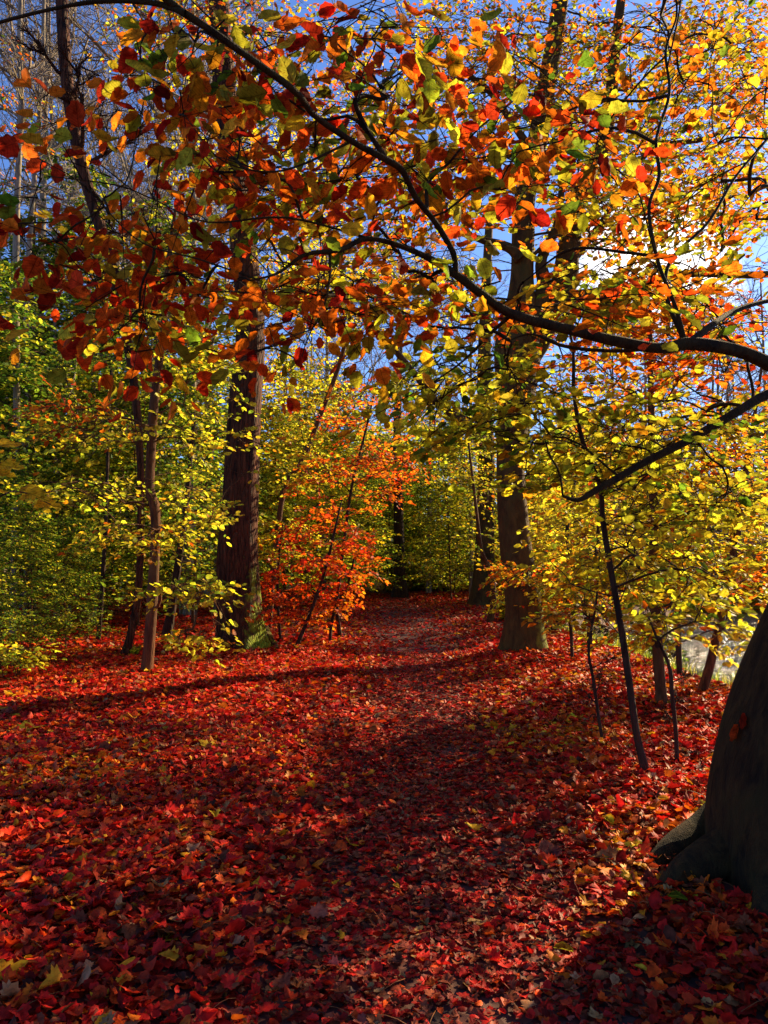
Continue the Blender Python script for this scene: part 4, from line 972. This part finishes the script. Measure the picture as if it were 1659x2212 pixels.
for k, yy in enumerate((12, 15, 18, 21, 24, 27, 30)):
    bxx = float(bank_x(yy)) + 9.4; G = lambda u, v, a=bxx, b=yy: np.array([a, b, float(gz(a, b))])
    bush('waterside_bush', 'dark green bush overhanging the far side of the stream', 'bush', 0, 0, 1.7, 1.9, 110, 'green', (.12, .17), group='bushes on the far bank of the stream')
G = _G
for u, v, h_, w_, lb in ((1400, 1440, .55, .5, 'leafy green shoots on the bank left of the straight grey pole'), (1560, 1478, .40, .4, 'low green tuft on the bank right of the reddish leaning stem')):
    bush('bank_plant', lb, 'plant', u, v, h_, w_, 26, 'green', (.06, .09), 'p')
# fern
g_ = G(286, 1420); e_ = empty('fern', g_, 'small bright green fern left of the foot of the kinked slender tree', 'fern')
for k in range(8):
    a_ = k * .8 + .3; t = np.linspace(0, 1, 9)[:, None]; fm = MB(); L = rng.uniform(.22, .34)
    q = g_ + t * [math.cos(a_) * L * .7, math.sin(a_) * L * .7, L] - t ** 2 * [0, 0, L * .35]
    tubes(fm, q[None], np.linspace(.003, .001, 9)[None], 3, (.1, .2, .02))
    pp = np.repeat(q[1:], 2, 0); sd = np.tile([[1.], [-1.]], (8, 1)); tn = nrm(np.repeat(np.gradient(q, axis=0)[1:], 2, 0))
    sv = np.cross(tn, [0, 0, 1.]) * sd
    leaves(fm, SIMPLE, pp, sv + tn * .4, np.cross(tn, sv) * sd, np.repeat(.10 * (1.1 - t[1:, 0]), 2), cols('green', 16, .1) * 1.6, .05)
    fm.build('frond', M['leaf'], e_)

# ---- single leaves that stand out
def one_leaf(label, u, v, size, col, shape=MAPLE, ang=0.0, up=.06, tilt=(.25, -.3), curl=.25, pos=None, nn=None, dd=None):
    mb = MB(); p = G(u, v) if pos is None else pos; p = np.array(p, float); p[2] += up if pos is None else 0
    d = np.array([[math.cos(ang), math.sin(ang), .1]]) if dd is None else np.array([dd], float)
    n__ = np.array([[tilt[0], tilt[1], 1.]]) if nn is None else np.array([nn], float)
    c0 = p.copy()
    leaves(mb, shape, (p - nrm(d)[0] * size * .5 - c0)[None], d, n__, size, np.array([C[col]]), curl)
    s_ = (p - nrm(d)[0] * size * .5) - c0
    tubes(mb, (s_ - nrm(d)[0] * np.linspace(0, size * .6, 4)[:, None] + [0, 0, .004])[None], np.full((1, 4), .0014), 4, (.3, .12, .03))
    o = mb.build('fallen_leaf', M['near'] if shape is BEECH else M['leaf']); o.location = Vector(c0)
    tag(o, label, 'leaf')
one_leaf('yellow lobed leaf lying on the sunlit carpet left of the path', 455, 1622, .15, 'yellow', ang=1.2)
one_leaf('big olive maple leaf lying flat near the left edge', 70, 1588, .24, 'olive', ang=.2)
one_leaf('pale tan leaf standing up in the bright patch left of the path', 430, 1747, .13, 'tan', BEECH, ang=2.4, tilt=(.3, -1))
one_leaf('yellow pointed leaf in the lower left corner', 24, 2130, .12, 'yellow', ang=.7, tilt=(.2, -.8))
one_leaf('narrow green leaf among dark leaves in front of the tree roots', 1464, 1967, .09, 'green', BEECH, ang=-.6)
one_leaf('small yellow maple leaf on the trodden path centre', 1019, 1807, .10, 'yellow', ang=1.8)
one_leaf('large orange maple leaf beside the foot of the nearest sapling', 1295, 1664, .19, 'orange', ang=.5, tilt=(.1, -.6))
one_leaf('large tan maple leaf left of the pale tree root', 1304, 1872, .15, 'tan', ang=2.8, tilt=(.1, -.4))
one_leaf('pale grey green round leaf near the bottom of the path', 1299, 2147, .07, 'tan', BEECH, ang=.2)
one_leaf('long curled brown leaf resting against the tree roots', 1534, 1886, .13, 'brown', BEECH, ang=-.35, curl=.4)
one_leaf('yellow green leaf on the dark ground at the lower centre right', 1217, 2081, .085, 'olive', BEECH, ang=-.5)
one_leaf('bright orange maple leaf near the left foot of the rough barked tree', 420, 1430, .22, 'orange', ang=.4, tilt=(.2, -.6))
for (u, v, sz, col, dd, lb) in ((1612, 1560, .085, 'red', (.25, 0, 1), 'red round leaf caught on the bark of the near leaning trunk, upper of the pair'),
                            (1594, 1585, .095, 'scarlet', (-.35, 0, -1), 'red pointed leaf caught on the bark of the near leaning trunk, lower of the pair')):
    dg = bpy.context.evaluated_depsgraph_get()
    o_ = Vector((0, 0, CAMZ)); t_ = Vector(P(u, v, 4)); dr_ = (t_ - o_).normalized()
    hit = [x_ for x_ in near_tree.children if x_.name.startswith('trunk')][0]
    bpy.context.view_layer.update()
    ok, loc, nr, _ = hit.ray_cast(hit.matrix_world.inverted() @ o_, dr_)
    if ok:
        loc = hit.matrix_world @ loc
        one_leaf(lb, u, v, sz, col, BEECH, pos=np.array(loc + nr * .012), nn=tuple(nr), dd=dd, curl=.12)
